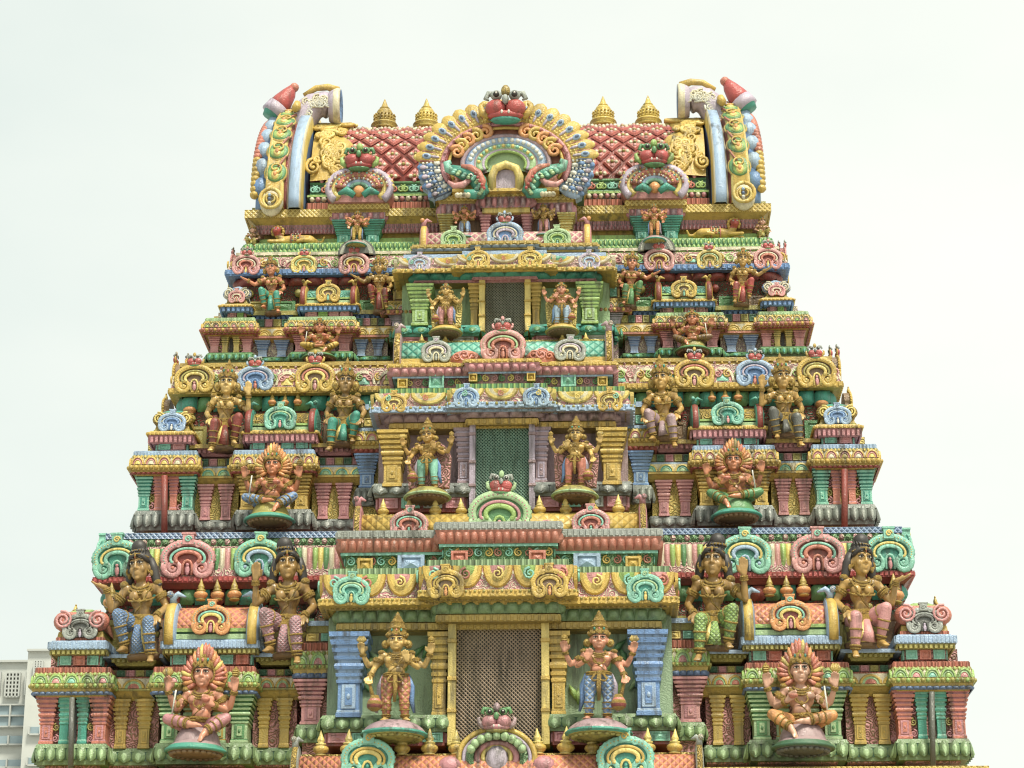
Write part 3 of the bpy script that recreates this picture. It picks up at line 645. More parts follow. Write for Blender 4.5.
    for sd in (-1, 1):
        xo = b.x1 if sd > 0 else b.x0
        for yy in (kp + .35, kp + 1.1): medallion(xo + sd * .09, yy, K['med'][0][1], K['med'][0][2] * b.s, K['med'][0][3], K['med'][0][4], rot=sd * PI / 2)
        if d is not S[2]: pot(xo - sd * 1.0 * .12, Yf + .42, K['low'][1] + 4, 30 * b.s * (1 if d is S[0] else .75), TOWER, ('ochre', 'orange'), 'pot')
    core(K['u'] - 18, K['band'][0], d['sq'][1], kp + .06, 'maroon')

# ================================================================ centre bays
def screen(x0, x1, z0, z1, y, pitch, wire, dark, parent):
    mb = MB(); r = pitch * .16; W, H = x1 - x0, z1 - z0
    n = int((W + H) / pitch) + 1
    for i in range(1, n):
        for sg in (1, -1):
            c = i * pitch
            a0 = max(0, c - H); a1 = min(W, c)
            if a1 - a0 < 1e-4: continue
            pa, pb = (a0, c - a0), (a1, c - a1)
            if sg < 0: pa, pb = (W - pa[0], pa[1]), (W - pb[0], pb[1])
            dx, dz = r * .7, r * .7 * (1 if sg > 0 else -1)
            yy = y + (0 if sg > 0 else .004)
            mb.add([(x0 + pa[0] - dx, yy, z0 + pa[1] - dz), (x0 + pa[0] + dx, yy, z0 + pa[1] + dz), (x0 + pb[0] + dx, yy, z0 + pb[1] + dz), (x0 + pb[0] - dx, yy, z0 + pb[1] - dz),
                    (x0 + pa[0], yy - r, z0 + pa[1]), (x0 + pb[0], yy - r, z0 + pb[1])], [(0, 4, 5, 3), (4, 1, 2, 5), (0, 3, 2, 1)], wire)
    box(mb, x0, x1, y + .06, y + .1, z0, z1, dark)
    return mb.build('wire_screen', parent)

CEN = [
 dict(Y=-.35, Ym=-.5, u=177, um=77,
   top=(529, 537), cor=(537, 551), sl=(551, 554), wl=(554, 570), rope=(567, 573), kap=(573, 597), edge=(597, 604), sc=(609, 621), led=(622, 629), dm=-8,
   win=(43, 622, 746), jamb=(43, 51), jp=(60, 13, 632, 716), pil=(150, 22, 632, 716), capw=1, base=(714, 731), stat=110,
   m=dict(top='grey', cor='brick', sl='mint', wl='green_scroll', rope='mint_rope', kap='cream_scroll', fan=['gold', 'yellow', 'mint', 'pink', 'leaf'], edge='gold', soff='ochre', sc=['sage'], led='ochre', jamb='yellow', jp='gold', pil='blue', pil2='paleblue', base=['sage', 'palegreen'], back='niche_green', screen=('screen_wire_brown', 'screen_dark', .042)),
   sqs=[(134, 565, 'gold', 9), (88, 563, 'paleblue', 16), (39, 559, 'coral', 10)],
   med=[(147, 590, 18, ('mint', 'mint', 'palegreen', 'yellow'), 'block', 0), (52, 584, 19, ('gold', 'gold', 'ochre', 'orange'), 'block', 1)],
   par=dict(u=205, p=(755, 775), pots=(729, 756), n=14, mat='coral_diamond', med=(129, 760, 27, ('mint', 'yellow', 'gold', 'teal'), 'block'), big=None, end='grey', led=('coral_rope', 'gold_chain'), Y=-.78)),
 dict(Y=.55, Ym=.44, u=129, um=52,
   top=(362, 366), cor=(366, 375), sl=(375, 377), wl=(377, 388), rope=(387, 392), kap=(392, 405), edge=(405, 411), sc=(413, 421), led=(422, 428), dm=-4,
   win=(27, 422, 512), jamb=(27, 33), jp=(39, 11, 428, 483), pil=(110, 17, 430, 485), capw=.8, base=(482, 496), stat=78,
   m=dict(top='gold', cor='rose', sl='paleblue', wl='pink_scroll', rope='green_rope', kap='cream_scroll', fan=['yellow', 'cream', 'mint', 'pink', 'yellow'], edge='paleblue', soff='lilac', sc=['mauve', 'rose'], led='gold', jamb='lilac', jp='mauve', pil='gold', pil2='ochre', base=['slate', 'grey'], back='mauve', screen=('screen_wire_green', 'screen_dark_green', .036)),
   sqs=[(100, 383, 'gold', 6), (66, 381, 'mint', 9), (29, 378, 'gold', 5)],
   med=[(108, 402, 13, ('gold', 'yellow', 'ochre', 'orange'), 'block', 0), (35, 397, 13, ('paleblue', 'paleblue', 'blue', 'blue'), 'block', 1)],
   par=dict(u=145, p=(514, 530), pots=(496, 516), n=10, mat='gold_diamond', med=(91, 524, 19, ('pink', 'coral', 'mint', 'mint'), 'block'), big=(0, 516, 31, ('palegreen', 'leaf', 'rose', 'pink'), 'face'), end='rose', led=('paleblue', 'grey'), Y=.0)),
 dict(Y=1.3, Ym=1.22, u=108, um=49,
   top=(243, 247), cor=(247, 250), sl=(250, 252), wl=(250, 254), rope=(253, 257), kap=(257, 267), edge=(267, 271), sc=(272, 279), led=(279, 282), dm=-3,
   win=(20, 279, 333), jamb=(20, 26), jp=(31, 7, 283, 326), pil=(85, 15, 284, 324), capw=1, base=(324, 335), stat=58,
   m=dict(top='ochre', cor='grey', sl='gold', wl='gold', rope='paleblue', kap='cream_scroll', fan=['cream', 'yellow', 'palegreen', 'mint', 'yellow'], edge='gold', soff='ochre', sc=['teal', 'green'], led='rose', jamb='yellow', jp='gold', pil='leaf', pil2='palegreen', base=['teal', 'green'], back='palegreen', screen=('screen_wire_grey', 'screen_dark', .032)),
   sqs=[], med=[(85, 262, 11, ('lilac', 'paleblue', 'grey', 'white'), 'block', 0), (26, 259, 12, ('gold', 'yellow', 'gold', 'orange'), 'block', 1)],
   par=dict(u=108, p=(342, 358), pots=(333, 343), n=8, mat='teal_diamond', med=(67, 351, 15, ('grey', 'cream', 'lilac', 'grey'), 'block'), big=(0, 346, 23, ('pink', 'coral', 'palegreen', 'coral'), 'face'), end='mauve', led=('gold', 'gold'), Y=.85)),
]
for ci, c in enumerate(CEN):
    m = c['m']; Y, Ym = c['Y'], c['Ym']; k = scl(mid_of(c['win'][1:]), Y); q = k / .0101
    u = c['u']; um = c['um']; yb = S[ci]['kap'] + .5; wy = Y + .32
    # wall behind the niches, with the opening left free
    ww = c['win'][0]; mb = MB(); s = scl(mid_of(c['win'][1:]), wy)
    zt, zb = Zp(c['sc'][0], wy), Zp(c['base'][1] + 12, wy)
    for sd in (-1, 1):
        xa, xb = sorted((sd * ww * k, sd * (u - 4) * s)); box(mb, xa, xb, wy, wy + .6, zb, zt, m['back'])
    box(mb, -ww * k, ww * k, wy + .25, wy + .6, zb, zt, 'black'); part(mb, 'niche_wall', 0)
    dw = empty('doorway', (0, wy, zb)); attach(dw, TOWER)
    # doorway with its wire screen
    z0, z1 = Zp(c['win'][2], Y + .12), Zp(c['win'][1] - 3, Y + .12)
    screen(-ww * k, ww * k, z0, z1, Y + .12, m['screen'][2], m['screen'][0], m['screen'][1], dw)
    for sd in (-1, 1):
        mb = MB(); xa, xb = sorted((sd * c['jamb'][0] * k, sd * c['jamb'][1] * k)); box(mb, xa, xb, Y + .02, Y + .3, z0, z1 + .02, m['jamb'])
        hh = z1 - z0
        for f in (.25, .5, .8): box(mb, xa - .006, xb + .006, Y + .005, Y + .3, z0 + f * hh, z0 + (f + .03) * hh, m['jp'])
        mb.build('jamb', dw, .004)
        pilaster(sd * c['jp'][0] * k, c['jp'][1] * k, c['jp'][2], c['jp'][3], Y + .1, m['jp'], {'gold': 'ochre', 'mauve': 'lilac'}[m['jp']], depth=.3)
        pilaster(sd * c['pil'][0] * k, c['pil'][1] * k, c['pil'][2], c['pil'][3], Y + .0, m['pil'], m['pil2'], depth=.4)
        xin = (c['jamb'][1] + 1); b = Bay(xin, u - 2, sd, Y + .06, wy + .3, mid_of(c['base']))
        base_roll(b, *c['base'], m['base'], 15 * q, 8)
        mb = MB(); b.stack(mb, [(c['base'][1], c['base'][1] + 14 * q, -2, -2, 'maroon')]); b.row(mb, 'square', -2, c['base'][1] + 1, c['base'][1] + 11 * q, 24 * q, ['rose', 'mint', 'grey'], 2); part(mb, 'plinth', 0)
    # entablature: wide part and the narrower part that steps forward
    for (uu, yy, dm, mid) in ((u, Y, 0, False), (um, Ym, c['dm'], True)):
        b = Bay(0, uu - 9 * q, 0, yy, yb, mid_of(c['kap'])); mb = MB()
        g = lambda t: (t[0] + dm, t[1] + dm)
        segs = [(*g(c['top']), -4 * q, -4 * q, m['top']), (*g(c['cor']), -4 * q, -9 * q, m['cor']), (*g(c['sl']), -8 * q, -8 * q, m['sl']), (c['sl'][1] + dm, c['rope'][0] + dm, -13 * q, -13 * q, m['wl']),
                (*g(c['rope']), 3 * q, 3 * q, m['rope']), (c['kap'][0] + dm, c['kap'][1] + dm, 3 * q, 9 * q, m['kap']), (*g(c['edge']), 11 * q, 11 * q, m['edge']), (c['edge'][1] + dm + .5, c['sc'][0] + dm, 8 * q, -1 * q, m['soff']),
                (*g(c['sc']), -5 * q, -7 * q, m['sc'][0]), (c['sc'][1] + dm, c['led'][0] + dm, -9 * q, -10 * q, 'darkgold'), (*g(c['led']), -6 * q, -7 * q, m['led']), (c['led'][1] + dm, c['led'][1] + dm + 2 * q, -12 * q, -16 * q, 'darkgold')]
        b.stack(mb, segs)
        b.row(mb, 'fan_down', 8 * q, c['kap'][0] + dm + .5, c['kap'][1] + dm - 1, (uu * 2) / round(uu * 2 / (34 * q)), m['fan'], 4 * q)
        b.row(mb, 'curl', 12 * q, c['kap'][0] + dm + 1.5, c['kap'][0] + dm + (c['kap'][1] - c['kap'][0]) * .62, (uu * 2) / round(uu * 2 / (34 * q)), ['mint', 'coral', 'yellow'], 2 * q)
        b.row(mb, 'petal', -7 * q, c['cor'][0] + dm + 1, c['cor'][1] + dm, 8.5 * q, [m['cor']], 5 * q)
        wl0, wl1 = c['sl'][1] + dm, c['rope'][0] + dm
        if wl1 - wl0 > 6: b.row(mb, 'curl', -13 * q, wl0 + 1, wl1 - 1, (wl1 - wl0) * .8, [m['rope'].replace('_rope', '') if 'rope' in m['rope'] else 'mint', m['fan'][0], m['cor']], 3 * q)
        b.row(mb, 'dent', -4 * q, c['top'][0] + dm + 1, c['top'][1] + dm - .5, 6 * q, [m['top']], 1.5 * q)
        b.row(mb, 'bead', 11 * q, c['edge'][0] + dm, c['edge'][0] + dm + 3.2 * q, 4.5 * q, ['olive', m['edge']], 1.2 * q)
        b.row(mb, 'dent', 11 * q, c['edge'][1] + dm - 3 * q, c['edge'][1] + dm - .4, 9 * q, [m['edge']], 1.2 * q)
        b.row(mb, 'lotus', 3 * q, c['edge'][1] + dm + 1, c['sc'][0] + dm - .2, 5.5 * q, ['darkgold', m['soff']], 2 * q)
        b.row(mb, 'dent', -6.5 * q, c['led'][0] + dm + .6, c['led'][1] + dm - .6, 7 * q, [m['led']], 1.2 * q)
        part(mb, 'cornice', .004)
        mb = MB(); b.row(mb, 'petal', -6 * q, c['sc'][0] + dm, c['sc'][1] + dm, 13.5 * q, [m['sc'][0]], 6 * q); part(mb, 'scalloped_frieze', 0)
    for (uu, py, mat, hw) in c['sqs']:
        for sd in (-1, 1):
            mb = MB(); yy = (Ym if uu < um else Y) + 12 * k; s = scl(py, yy)
            o_square(mb, Vector((sd * uu * s, yy, Zp(py, yy))), Vector((1, 0, 0)), Vector((0, -1, 0)), hw * 2 * s, hw * 1.7 * s if hw < 14 else hw * s * 1.1, .05, [mat], 0); part(mb, 'panel', 0)
    for (uu, py, hw, pal, cr, ismid) in c['med']:
        for sd in (-1, 1):
            yy = (Ym if ismid else Y) - 12 * k; s = scl(py, yy); medallion(sd * uu * s, yy, py, hw * s, pal, cr, dep=.5)
    # parapet roof in front of the niche floor
    P = c['par']; y = P['Y']; s = scl(mid_of(P['p']), y); yc = y + .17
    root = empty('parapet', (0, y, Zp(P['p'][1], y))); attach(root, TOWER)
    mb = MB(); h = P['p'][1] - P['p'][0]; zb = Zp(P['p'][1], y)
    barrel(mb, -(P['u'] - 4) * s, (P['u'] - 4) * s, yc, zb, .17, (Zp(P['p'][0], yc) - zb), P['mat']); mb.build('barrel_roof', root)
    mb = MB(); b = Bay(0, P['u'] - 2, 0, y + .02, Y + .5, P['p'][1])
    b.stack(mb, [(P['p'][1] - 1, P['p'][1] + 3 * q, 2, 2, P['led'][0]), (P['p'][1] + 3 * q, P['p'][1] + 8 * q, 5, 5, P['led'][1])]); mb.build('ledge', root, .004)
    # upper rail that the finials stand on
    mb = MB(); b2 = Bay(0, P['u'] - 6, 0, yc + .06, Y + .5, P['pots'][1]); b2.stack(mb, [(P['pots'][1] - 3 * q, P['p'][1], 0, 0, 'olive_scroll')]); mb.build('rail', root)
    for sd in (-1, 1):
        me = MB(); rzz = (Zp(P['p'][0], yc) - zb)
        horseshoe_end(me, sd * (P['u'] - 6) * s, 8 * s, yc - .02, zb, .22, rzz * 1.15, P['end'], P['end'] + '_scroll' if P['end'] + '_scroll' in MATS else 'pink_scroll', 'gold_scroll', sd); me.build('gable_scroll', root)
        mm = P['med']; ym = y - .03; s2 = scl(mm[1], ym); medallion(sd * mm[0] * s2, ym, mm[1], mm[2] * s2, mm[3], mm[4], root, dep=.5)
    for i in range(P['n']):
        f = (i + .5) / P['n'] * 2 - 1; uu = f * (P['u'] - 14)
        if abs(uu) < 36 * q: continue
        pot(uu * scl(P['pots'][1], yc), yc + .02, P['pots'][1] - 1, (P['pots'][1] - P['pots'][0]) * s * 1.02, root)
    if P['big']:
        B = P['big']; ym = y - .08; s2 = scl(B[1], ym); medallion(0, ym, B[1], B[2] * s2, B[3], B[4], root, dep=.5)
        mb = MB()
        for sd in (-1, 1):     # leafy mounds either side of the big medallion
            cx, cz = sd * (B[2] * 1.0 + 13 * q) * s2, Zp(P['p'][1] - 1, ym)
            ball(mb, (cx, ym + .10, cz), (15 * q * s2, .07, 10 * q * s2), B[3][1] if ci != 1 else 'coral', 14, 8)
            for j, (dx, rr) in enumerate(((-6, 5), (1, 6.5), (8, 4))): tube(mb, [(cx + (sd * dx * q + a) * s2, ym + .03, cz + (4 - abs(dx) * .2) * q * s2 + c2 * s2) for a, _, c2 in spiral(0, 0, rr * q, .8 * q, 0, 1.5 * sd, 14)], .9 * q * s2, 'pink' if j % 2 else 'coral', 5)
        mb.build('leaf_scroll', root)
    core(u - 12, c['top'][0] + 1, c['base'][1] + 16, wy + .58, 'brown', yback=4.5)
# painted leaves on the lowest green niche walls
for sd in (-1, 1):
    mb = MB()
    for j in range(14):
        t = random.random(); x = sd * (.78 + .75 * random.random()); z = Zp(705 - 60 * random.random(), -.05); a = random.uniform(-.6, .6)
        tube(mb, [(x, -.045, z), (x + .08 * math.sin(a) * 2, -.075, z + .09), (x + .16 * math.sin(a) * 2, -.05, z + .17)], [.01, .035, .005], ('leaf', 'green', 'palegreen')[j % 3], 6)
    part(mb, 'leaf_relief', 0)
# the grand arched window crest below the lowest doorway
def big_arch(yc, py, hw, hh, ring, parent=None):
    mb = MB(); s = scl(py, yc); z = Zp(py, yc)
    n = 26; a, bb = hw * s, hh * s
    def arc(k, y, kz=None): return [(a * k * math.cos(R(-22) + R(224) * j / n), y, z + bb * (kz or k) * math.sin(R(-22) + R(224) * j / n)) for j in range(n + 1)]
    pl = arc(1.0, 0)
    rings(mb, [[(p[0], yc + .3, p[2]) for p in pl], [(p[0], yc + .03, p[2]) for p in pl]], 'darkgreen', False)
    kk = 1.0
    for w, m in ring:
        p = arc(kk - w / 2, yc - .0); tube(mb, p, [w / 2 * a * (1.05)] * len(p), m, 7); kk -= w
    return mb, s, z
mb, s, z = big_arch(-.72, 757, 41, 31, [(.14, 'gold'), (.1, 'lilac'), (.2, 'green_scroll'), (.16, 'rose'), (.12, 'yellow'), (.1, 'darkgrey')])
ball(mb, (0, -.72, z - .02), (.12, .08, .14), 'lilac'); kirti(mb, (0, -.78, Zp(722, -.78)), .155, 'rose', 'green', 'olive', 'mauve')
for j in range(9):
    a = R(20 + 17.5 * j); ball(mb, (.66 * 41 * s * math.cos(a), -.80, z + .66 * 31 * s * math.sin(a)), .045, 'palegreen', 8, 5)
for sd in (-1, 1): ball(mb, (sd * 47 * s, -.7, Zp(766, -.7)), (.13, .1, .1), 'rose')
part(mb, 'arched_crest', 0)

# ================================================================ neck below the roof
Yn = 2.15
core(258, 204, 256, Yn + .25, 'olive')
b = Bay(0, 253, 0, Yn, 5.2, 225); mb = MB()
b.stack(mb, [(206, 214, 10, 10, 'gold_chain'), (214.5, 222, 7, 0, 'ochre'), (222, 231, 0, -1, 'rose'), (232, 236, -8, -8, 'ochre'), (236, 240, -4, -4, 'leaf')])
b.row(mb, 'lotus', -1, 221.5, 227, 4, ['mauve', 'rose'], 3); b.row(mb, 'lotus', -.5, 226, 231.5, 4, ['rose', 'mauve'], 3); part(mb, 'eave', .004)
for sd in (-1, 1):
    b = Bay(80, 262, sd, Yn - .12, 4, 246); mb = MB()
    b.stack(mb, [(240, 243, 0, 2, 'leaf'), (243, 249, 3, 3, 'green'), (249, 254, 1, -2, 'green'), (254, 256, 3, 3, 'grey')]); b.row(mb, 'lotus', 2, 240, 247, 4.5, ['green', 'leaf'], 2.5); b.row(mb, 'lotus', 2.5, 246, 254, 4.5, ['leaf', 'green'], 3); part(mb, 'lotus_moulding', .003)
    # porch of the side gable
    b = Bay(119, 179, sd, Yn - .16, 3, 215); mb = MB()
    b.stack(mb, [(201, 207, 1, 1, 'gold_chain'), (207, 210, -2, -4, 'ochre'), (210, 218, -3, -3, 'mauve_rope'), (218, 242, -14, -14, 'darkgreen')]); b.row(mb, 'petal', -4, 210, 218, 6, ['rose', 'mauve'], 4); part(mb, 'porch', .004)
    for uu in (135, 164): pilaster(sd * uu * b.s, 13 * b.s, 219, 242, Yn - .08, 'teal', 'mint', depth=.3)
    # half-round pedestal with a dark arch under the porch figure
    y = Yn - .3; s = scl(246, y); mb = MB(); z = Zp(253, y)
    for rr, yy, mm in ((19, y - .02, 'darkgrey'), (16.5, y - .05, 'stone'), (13, y - .07, 'darkgrey')):
        rs = [[(sd * 150 * s + rr * s * math.cos(PI * j / 14), yv, z + rr * .95 * s * math.sin(PI * j / 14)) for j in range(15)] for yv in (y + .3, yy)]; rings(mb, rs, mm, False)
    part(mb, 'half_round_pedestal', .004)
# central niche of the neck
Yc = 1.75; k = scl(220, Yc); mb = MB()
b = Bay(0, 69, 0, Yc, 3, 205); b.stack(mb, [(194, 200, 2, 2, 'gold_chain'), (200, 203, -1, -2, 'ochre'), (203, 215, -2, -3, 'mauve_rope')]); b.row(mb, 'petal', -3, 203, 215, 6, ['rose', 'mauve'], 5); part(mb, 'cornice', .004)
mb = MB(); b = Bay(0, 27, 0, Yc - .08, 3, 205); b.stack(mb, [(189, 196, 1, 1, 'gold_chain'), (196, 207, 0, -1, 'mauve_rope'), (207, 212, -3, -3, 'yellow')]); b.row(mb, 'petal', -1, 197, 206, 6, ['rose', 'mauve'], 5); part(mb, 'cornice', .004)
mb = MB(); zt, zb2 = Zp(208, Yc + .1), Zp(244, Yc + .1)
for sd in (-1, 1):
    xa, xb = sorted((sd * 17 * k, sd * 68 * k)); box(mb, xa, xb, Yc + .16, Yc + .6, zb2, zt, 'brown')
box(mb, -17 * k, 17 * k, Yc + .3, Yc + .6, zb2, zt, 'darkgrey'); part(mb, 'niche_wall', 0)
for sd in (-1, 1):
    pilaster(sd * 21 * k, 7 * k, 212, 243, Yc + .02, 'pink', 'rose', depth=.2); pilaster(sd * 60 * k, 10 * k, 214, 240, Yc + .04, 'olive', 'yellow', depth=.2)
y = 1.5; s = scl(239, y); yc = y + .14; zb2 = Zp(244, y); root = empty('parapet', (0, y, zb2)); attach(root, TOWER)
mb = MB(); barrel(mb, -80 * s, 80 * s, yc, zb2, .14, Zp(232, yc) - zb2, 'pink_diamond'); mb.build('barrel_roof', root)
mb = MB(); b = Bay(0, 84, 0, y, 2.6, 245); b.stack(mb, [(243, 247, 2, 2, 'gold'), (247, 251, -2, -5, 'olive')]); mb.build('ledge', root, .004)
for sd in (-1, 1):
    me = MB(); horseshoe_end(me, sd * 78 * s, 8 * s, yc, zb2, .17, (Zp(230, yc) - zb2), 'rose', 'orange', 'gold', sd); me.build('gable_scroll', root)
    medallion(sd * 52 * s, y - .03, 239, 13 * s, ('palegreen', 'leaf', 'palegreen', 'mint'), 'block', root, dep=.5)
medallion(0, y - .08, 235, 18 * s, ('paleblue', 'lilac', 'cream', 'grey'), 'face', root, dep=.5)

# ================================================================ barrel roof
Ya = 3.25; RY = 1.0
kf = scl(180, Ya - RY); zb3 = Zp(205, Ya - RY); ztop = Zp(127, Ya - .25)
zs = Zp(193, Ya - RY)            # springing of the vault
RZ = ztop - zs; HX = 198 * kf
roof = empty('vaulted_roof', (0, Ya, zb3)); attach(roof, TOWER)
mb = MB(); barrel(mb, -HX, HX, Ya, zs, RY, RZ, 'maroon', 28)
b = Bay(0, 198, 0, Ya - RY, Ya + RY, 195); b.stack(mb, [(192, 194, 3, 3, 'leaf'), (194, 200, 0, 0, 'mauve_scroll'), (200, 206, 3, 3, 'coral_rope')])
b.row(mb, 'bead', 1, 194, 200, 6, ['cream', 'rose'], 3, sides=False); mb.build('vault', roof)
def vp(x, th, d=0.0):   # point on the vault: th 0 = front springing, 90 = ridge
    t = R(th); return (x, Ya - (RY + d) * math.cos(t), zs + (RZ + d) * math.sin(t))
mb = MB()               # green frieze of paired scrolls along the foot of the vault
for i in range(36):
    x = -HX + (i + .5) * 2 * HX / 36
    for sg in (-1, 1):
        p = spiral(x + sg * .028, 0, .045, .01, PI / 2, sg * 1.5, 12)
        tube(mb, [tuple(Vector(vp(a, 3.2 + c * 48, .03))) for a, _, c in p], .012, ('mint', 'coral', 'leaf')[i % 3], 5)
for th in (0.2, 7.2): tube(mb, [vp(-HX, th, .01), vp(HX, th, .01)], .022, 'green', 6)
rings(mb, [[vp(x, t, .012) for t in (0, 2.5, 5, 7.5)] for x in (-HX, HX)], 'darkgreen', True, closed=False, cap0=False, cap1=False); mb.build('scroll_frieze', roof)
mb = MB(); nx = 17; dxr = 2 * HX / nx; th0 = 11; dth = 16.0      # diamond net with bosses
for r in range(11):
    for i in range(-1, nx + 1):
        xc = -HX + (i + .5 + (.5 if r % 2 else 0)) * dxr; tc = th0 + r * dth / 2
        if xc < -HX + .5 * dxr or xc > HX - .4 * dxr: continue
        q = .41
        P4 = [vp(xc - q * dxr, tc, .012), vp(xc, max(th0 - 2, tc - q * dth), .012), vp(xc + q * dxr, tc, .012), vp(xc, tc + q * dth, .012)]
        I4 = [vp(xc - q * .8 * dxr, tc, .035), vp(xc, max(th0 - 2, tc - q * .8 * dth), .035), vp(xc + q * .8 * dxr, tc, .035), vp(xc, tc + q * .8 * dth, .035)]
        rings(mb, [P4, I4], 'crimson', False)
        for a, e in ((-.17, 0), (.17, 0), (0, .17), (0, -.17)): ball(mb, vp(xc + a * dxr, tc + e * dth, .036), (.026, .016, .026), 'pink' if e else 'cream', 6, 4)
        ball(mb, vp(xc, tc, .045), .022, 'olive', 6, 4)
mb.build('diamond_net', roof)
mb = MB(); tube(mb, [vp(-HX, 90, .02), vp(HX, 90, .02)], .05, 'coral_rope', 8)
for i in range(44): ball(mb, vp(-HX + (i + .5) * 2 * HX / 44, 86, .06), .035, 'pink', 6, 4)
mb.build('ridge', roof)
# gilded leafy scrollwork against the gables
for sd in (-1, 1):
    mb = MB(); rnd = random.Random(3)
    rings(mb, [[vp(sd * (HX - o * (1 + .25 * math.sin(t * .22))), t, h2) for t in range(8, 92, 6)] for o, h2 in ((.0, .05), (.20, .085), (.36, .07), (.40, .01))], 'gold', True, closed=False, cap0=False, cap1=False)
    for i in range(56):
        th = 11 + rnd.random() * 77; x = sd * (HX - .03 - rnd.random() * .36); r = .04 + rnd.random() * .07
        p = spiral(0, 0, r, r * .12, rnd.random() * 6, 1.7 * (1 if rnd.random() < .5 else -1), 16)
        tube(mb, [vp(x + a, th + c * 55, .095) for a, _, c in p], [.026 - .012 * j / 16 for j in range(17)], 'gold' if i % 4 else 'yellow', 5)
        ball(mb, vp(x, th, .07), r * .3, 'yellow', 7, 5)
    mb.build('leaf_scroll', roof)
# end gables: broad horseshoes seen edge-on
for sd in (-1, 1):
    xi, xo = 203, 250
    X0, X1 = sd * xi * kf, sd * xo * kf
    def gp(f, th, d=0.0):
        """f 0 inner face .. 1 outer face; arch bigger than the vault, spreading at the foot"""
        t = R(th); sp = .02 * math.cos(t) ** 2
        x = X0 + (X1 - X0) * f + sd * sp * f - sd * .07 * max(0, math.sin(t)) ** 3; ry, rz = RY + .22 + d, RZ + .20 + d
        return (x, Ya - ry * math.cos(t), max(Zp(206, Yn - .12) + .004, zs - .13 + (rz + .1) * math.sin(t)))
    g = empty('gable', (X0, Ya, zb3)); attach(g, TOWER)
    mb = MB()
    ths = [-14 + 208 * j / 30 for j in range(31)]
    segs = [(.0, .3, 'yellow'), (.03, .44, 'cream'), (.06, .48, 'paleblue'), (.26, .48, 'paleblue'), (.29, .43, 'cream'), (.33, .36, 'maroon'), (.38, .44, 'yellow'), (.42, .48, 'gold'), (.70, .48, 'gold'), (.74, .50, 'yellow'), (.77, .40, 'blue'), (.97, .34, 'paleblue'), (1.0, .25, 'olive')]
    rs = [[gp(f, t, d - .4) for t in ths] for f, d, _ in segs]
    base_pts = [gp(0, t, -.5) for t in ths]; end_pts = [gp(1, t, -.75) for t in ths]
    rings(mb, [base_pts] + rs + [end_pts], ['blue'] + [x[2] for x in segs[:-1]] + ['paleblue'], True, closed=False, cap0=False, cap1=False)
    mb.build('arch_band', g)
    mb = MB()
    for th in (12, 24, 36, 48, 60, 72):      # leaf shapes up the gold band
        rt = Matrix.Rotation(-R(th), 3, 'X')
        for dx, w, l, m, dd in ((0, .145, .165, 'ochre', .085), (0, .125, .14, 'green', .10), (.01, .09, .105, 'leaf', .115), (.02, .05, .07, 'yellow', .13), (.02, .025, .04, 'orange', .145)):
            c1 = gp(.56, th - dx * 90, dd - .03); ball(mb, c1, (w, .03, l), m, 16, 8, rt)
        c1 = gp(.56, th, .12); u1 = Vector((0, math.sin(R(th)), math.cos(R(th))))
        tube(mb, [tuple(Vector(c1) + Vector((a, 0, 0)) * -sd + u1 * (zz + .03)) for a, _, zz in spiral(0, 0, .085, .02, -PI / 2, 1.2, 14)], .012, 'gold', 5, up=(0, -math.cos(R(th)), math.sin(R(th))))
        tube(mb, [gp(.46 + .10 * math.sin(a * 2 + 1), th + a * 7 - 3, .09) for a in (0, .4, .8, 1.2, 1.6)], .014, 'brick', 5)
    mb.build('leaf_relief', g)
    mb = MB()
    for j in range(7):
        th = 3 + j * 11
        ball(mb, gp(.88, th + 4, -.06), (.10, .1, .13), 'paleblue' if j else 'blue', 10, 6)
        for e in range(4): ball(mb, gp(1.0, th + e * 2.8, -.05), (.06, .07, .05), 'coral' if j > 1 else 'gold', 7, 5)
    mb.build('scalloped_rim', g)
    mb = MB()            # curled foot
    c = gp(.62, -6, .10)
    ball(mb, (c[0], c[1] + .05, c[2] + .06), (.14, .08, .17), 'cream', 12, 8)
    for s2 in (-1, 1):
        tube(mb, [(c[0] + a, c[1] - .06, c[2] + zz) for a, _, zz in spiral(0, .06, .14, .03, PI * .5, s2 * sd * 1.5, 24)], [.026 - .014 * j / 24 for j in range(25)], 'yellow' if s2 > 0 else 'gold', 6)
    for e in range(3): ball(mb, (c[0] - .01, c[1] - .08, c[2] + .01 + e * .05), .022, ('white', 'navy', 'paleblue')[e], 7, 5)
    mb.build('foot_scroll', g)
    # horn and trumpet scroll on the crown
    mb = MB(); yh = Ya - .55; s = scl(100, yh)
    def hp(u, py, dy=0): return (sd * u * s, yh + dy, Zp(py, yh + dy))
    tube(mb, [hp(238, 114), hp(234, 106), hp(229, 100)], [.12, .145, .12], 'teal', 12); tube(mb, [hp(234, 107), hp(227, 98), hp(221, 90), hp(217, 83)], [.15, .125, .09, .04], 'red', 12)
    tube(mb, [hp(237, 111), hp(230, 103)], [.16, .155], 'lilac', 12); tube(mb, [hp(213, 108, -.2), hp(211, 104, -.22), hp(210, 99, -.2)], [.03, .06, .04], 'gold', 8)
    ball(mb, hp(216, 84), .06, 'coral', 8, 6); mb.build('horn', g)
    mb = MB()
    path = [(212, 131), (208, 120), (203, 110), (195, 103), (186, 101), (179, 104)]; rad = [.20, .22, .22, .20, .19, .185]
    tube(mb, [hp(*p) for p in path], [r * .84 for r in rad], 'lilac', 16)
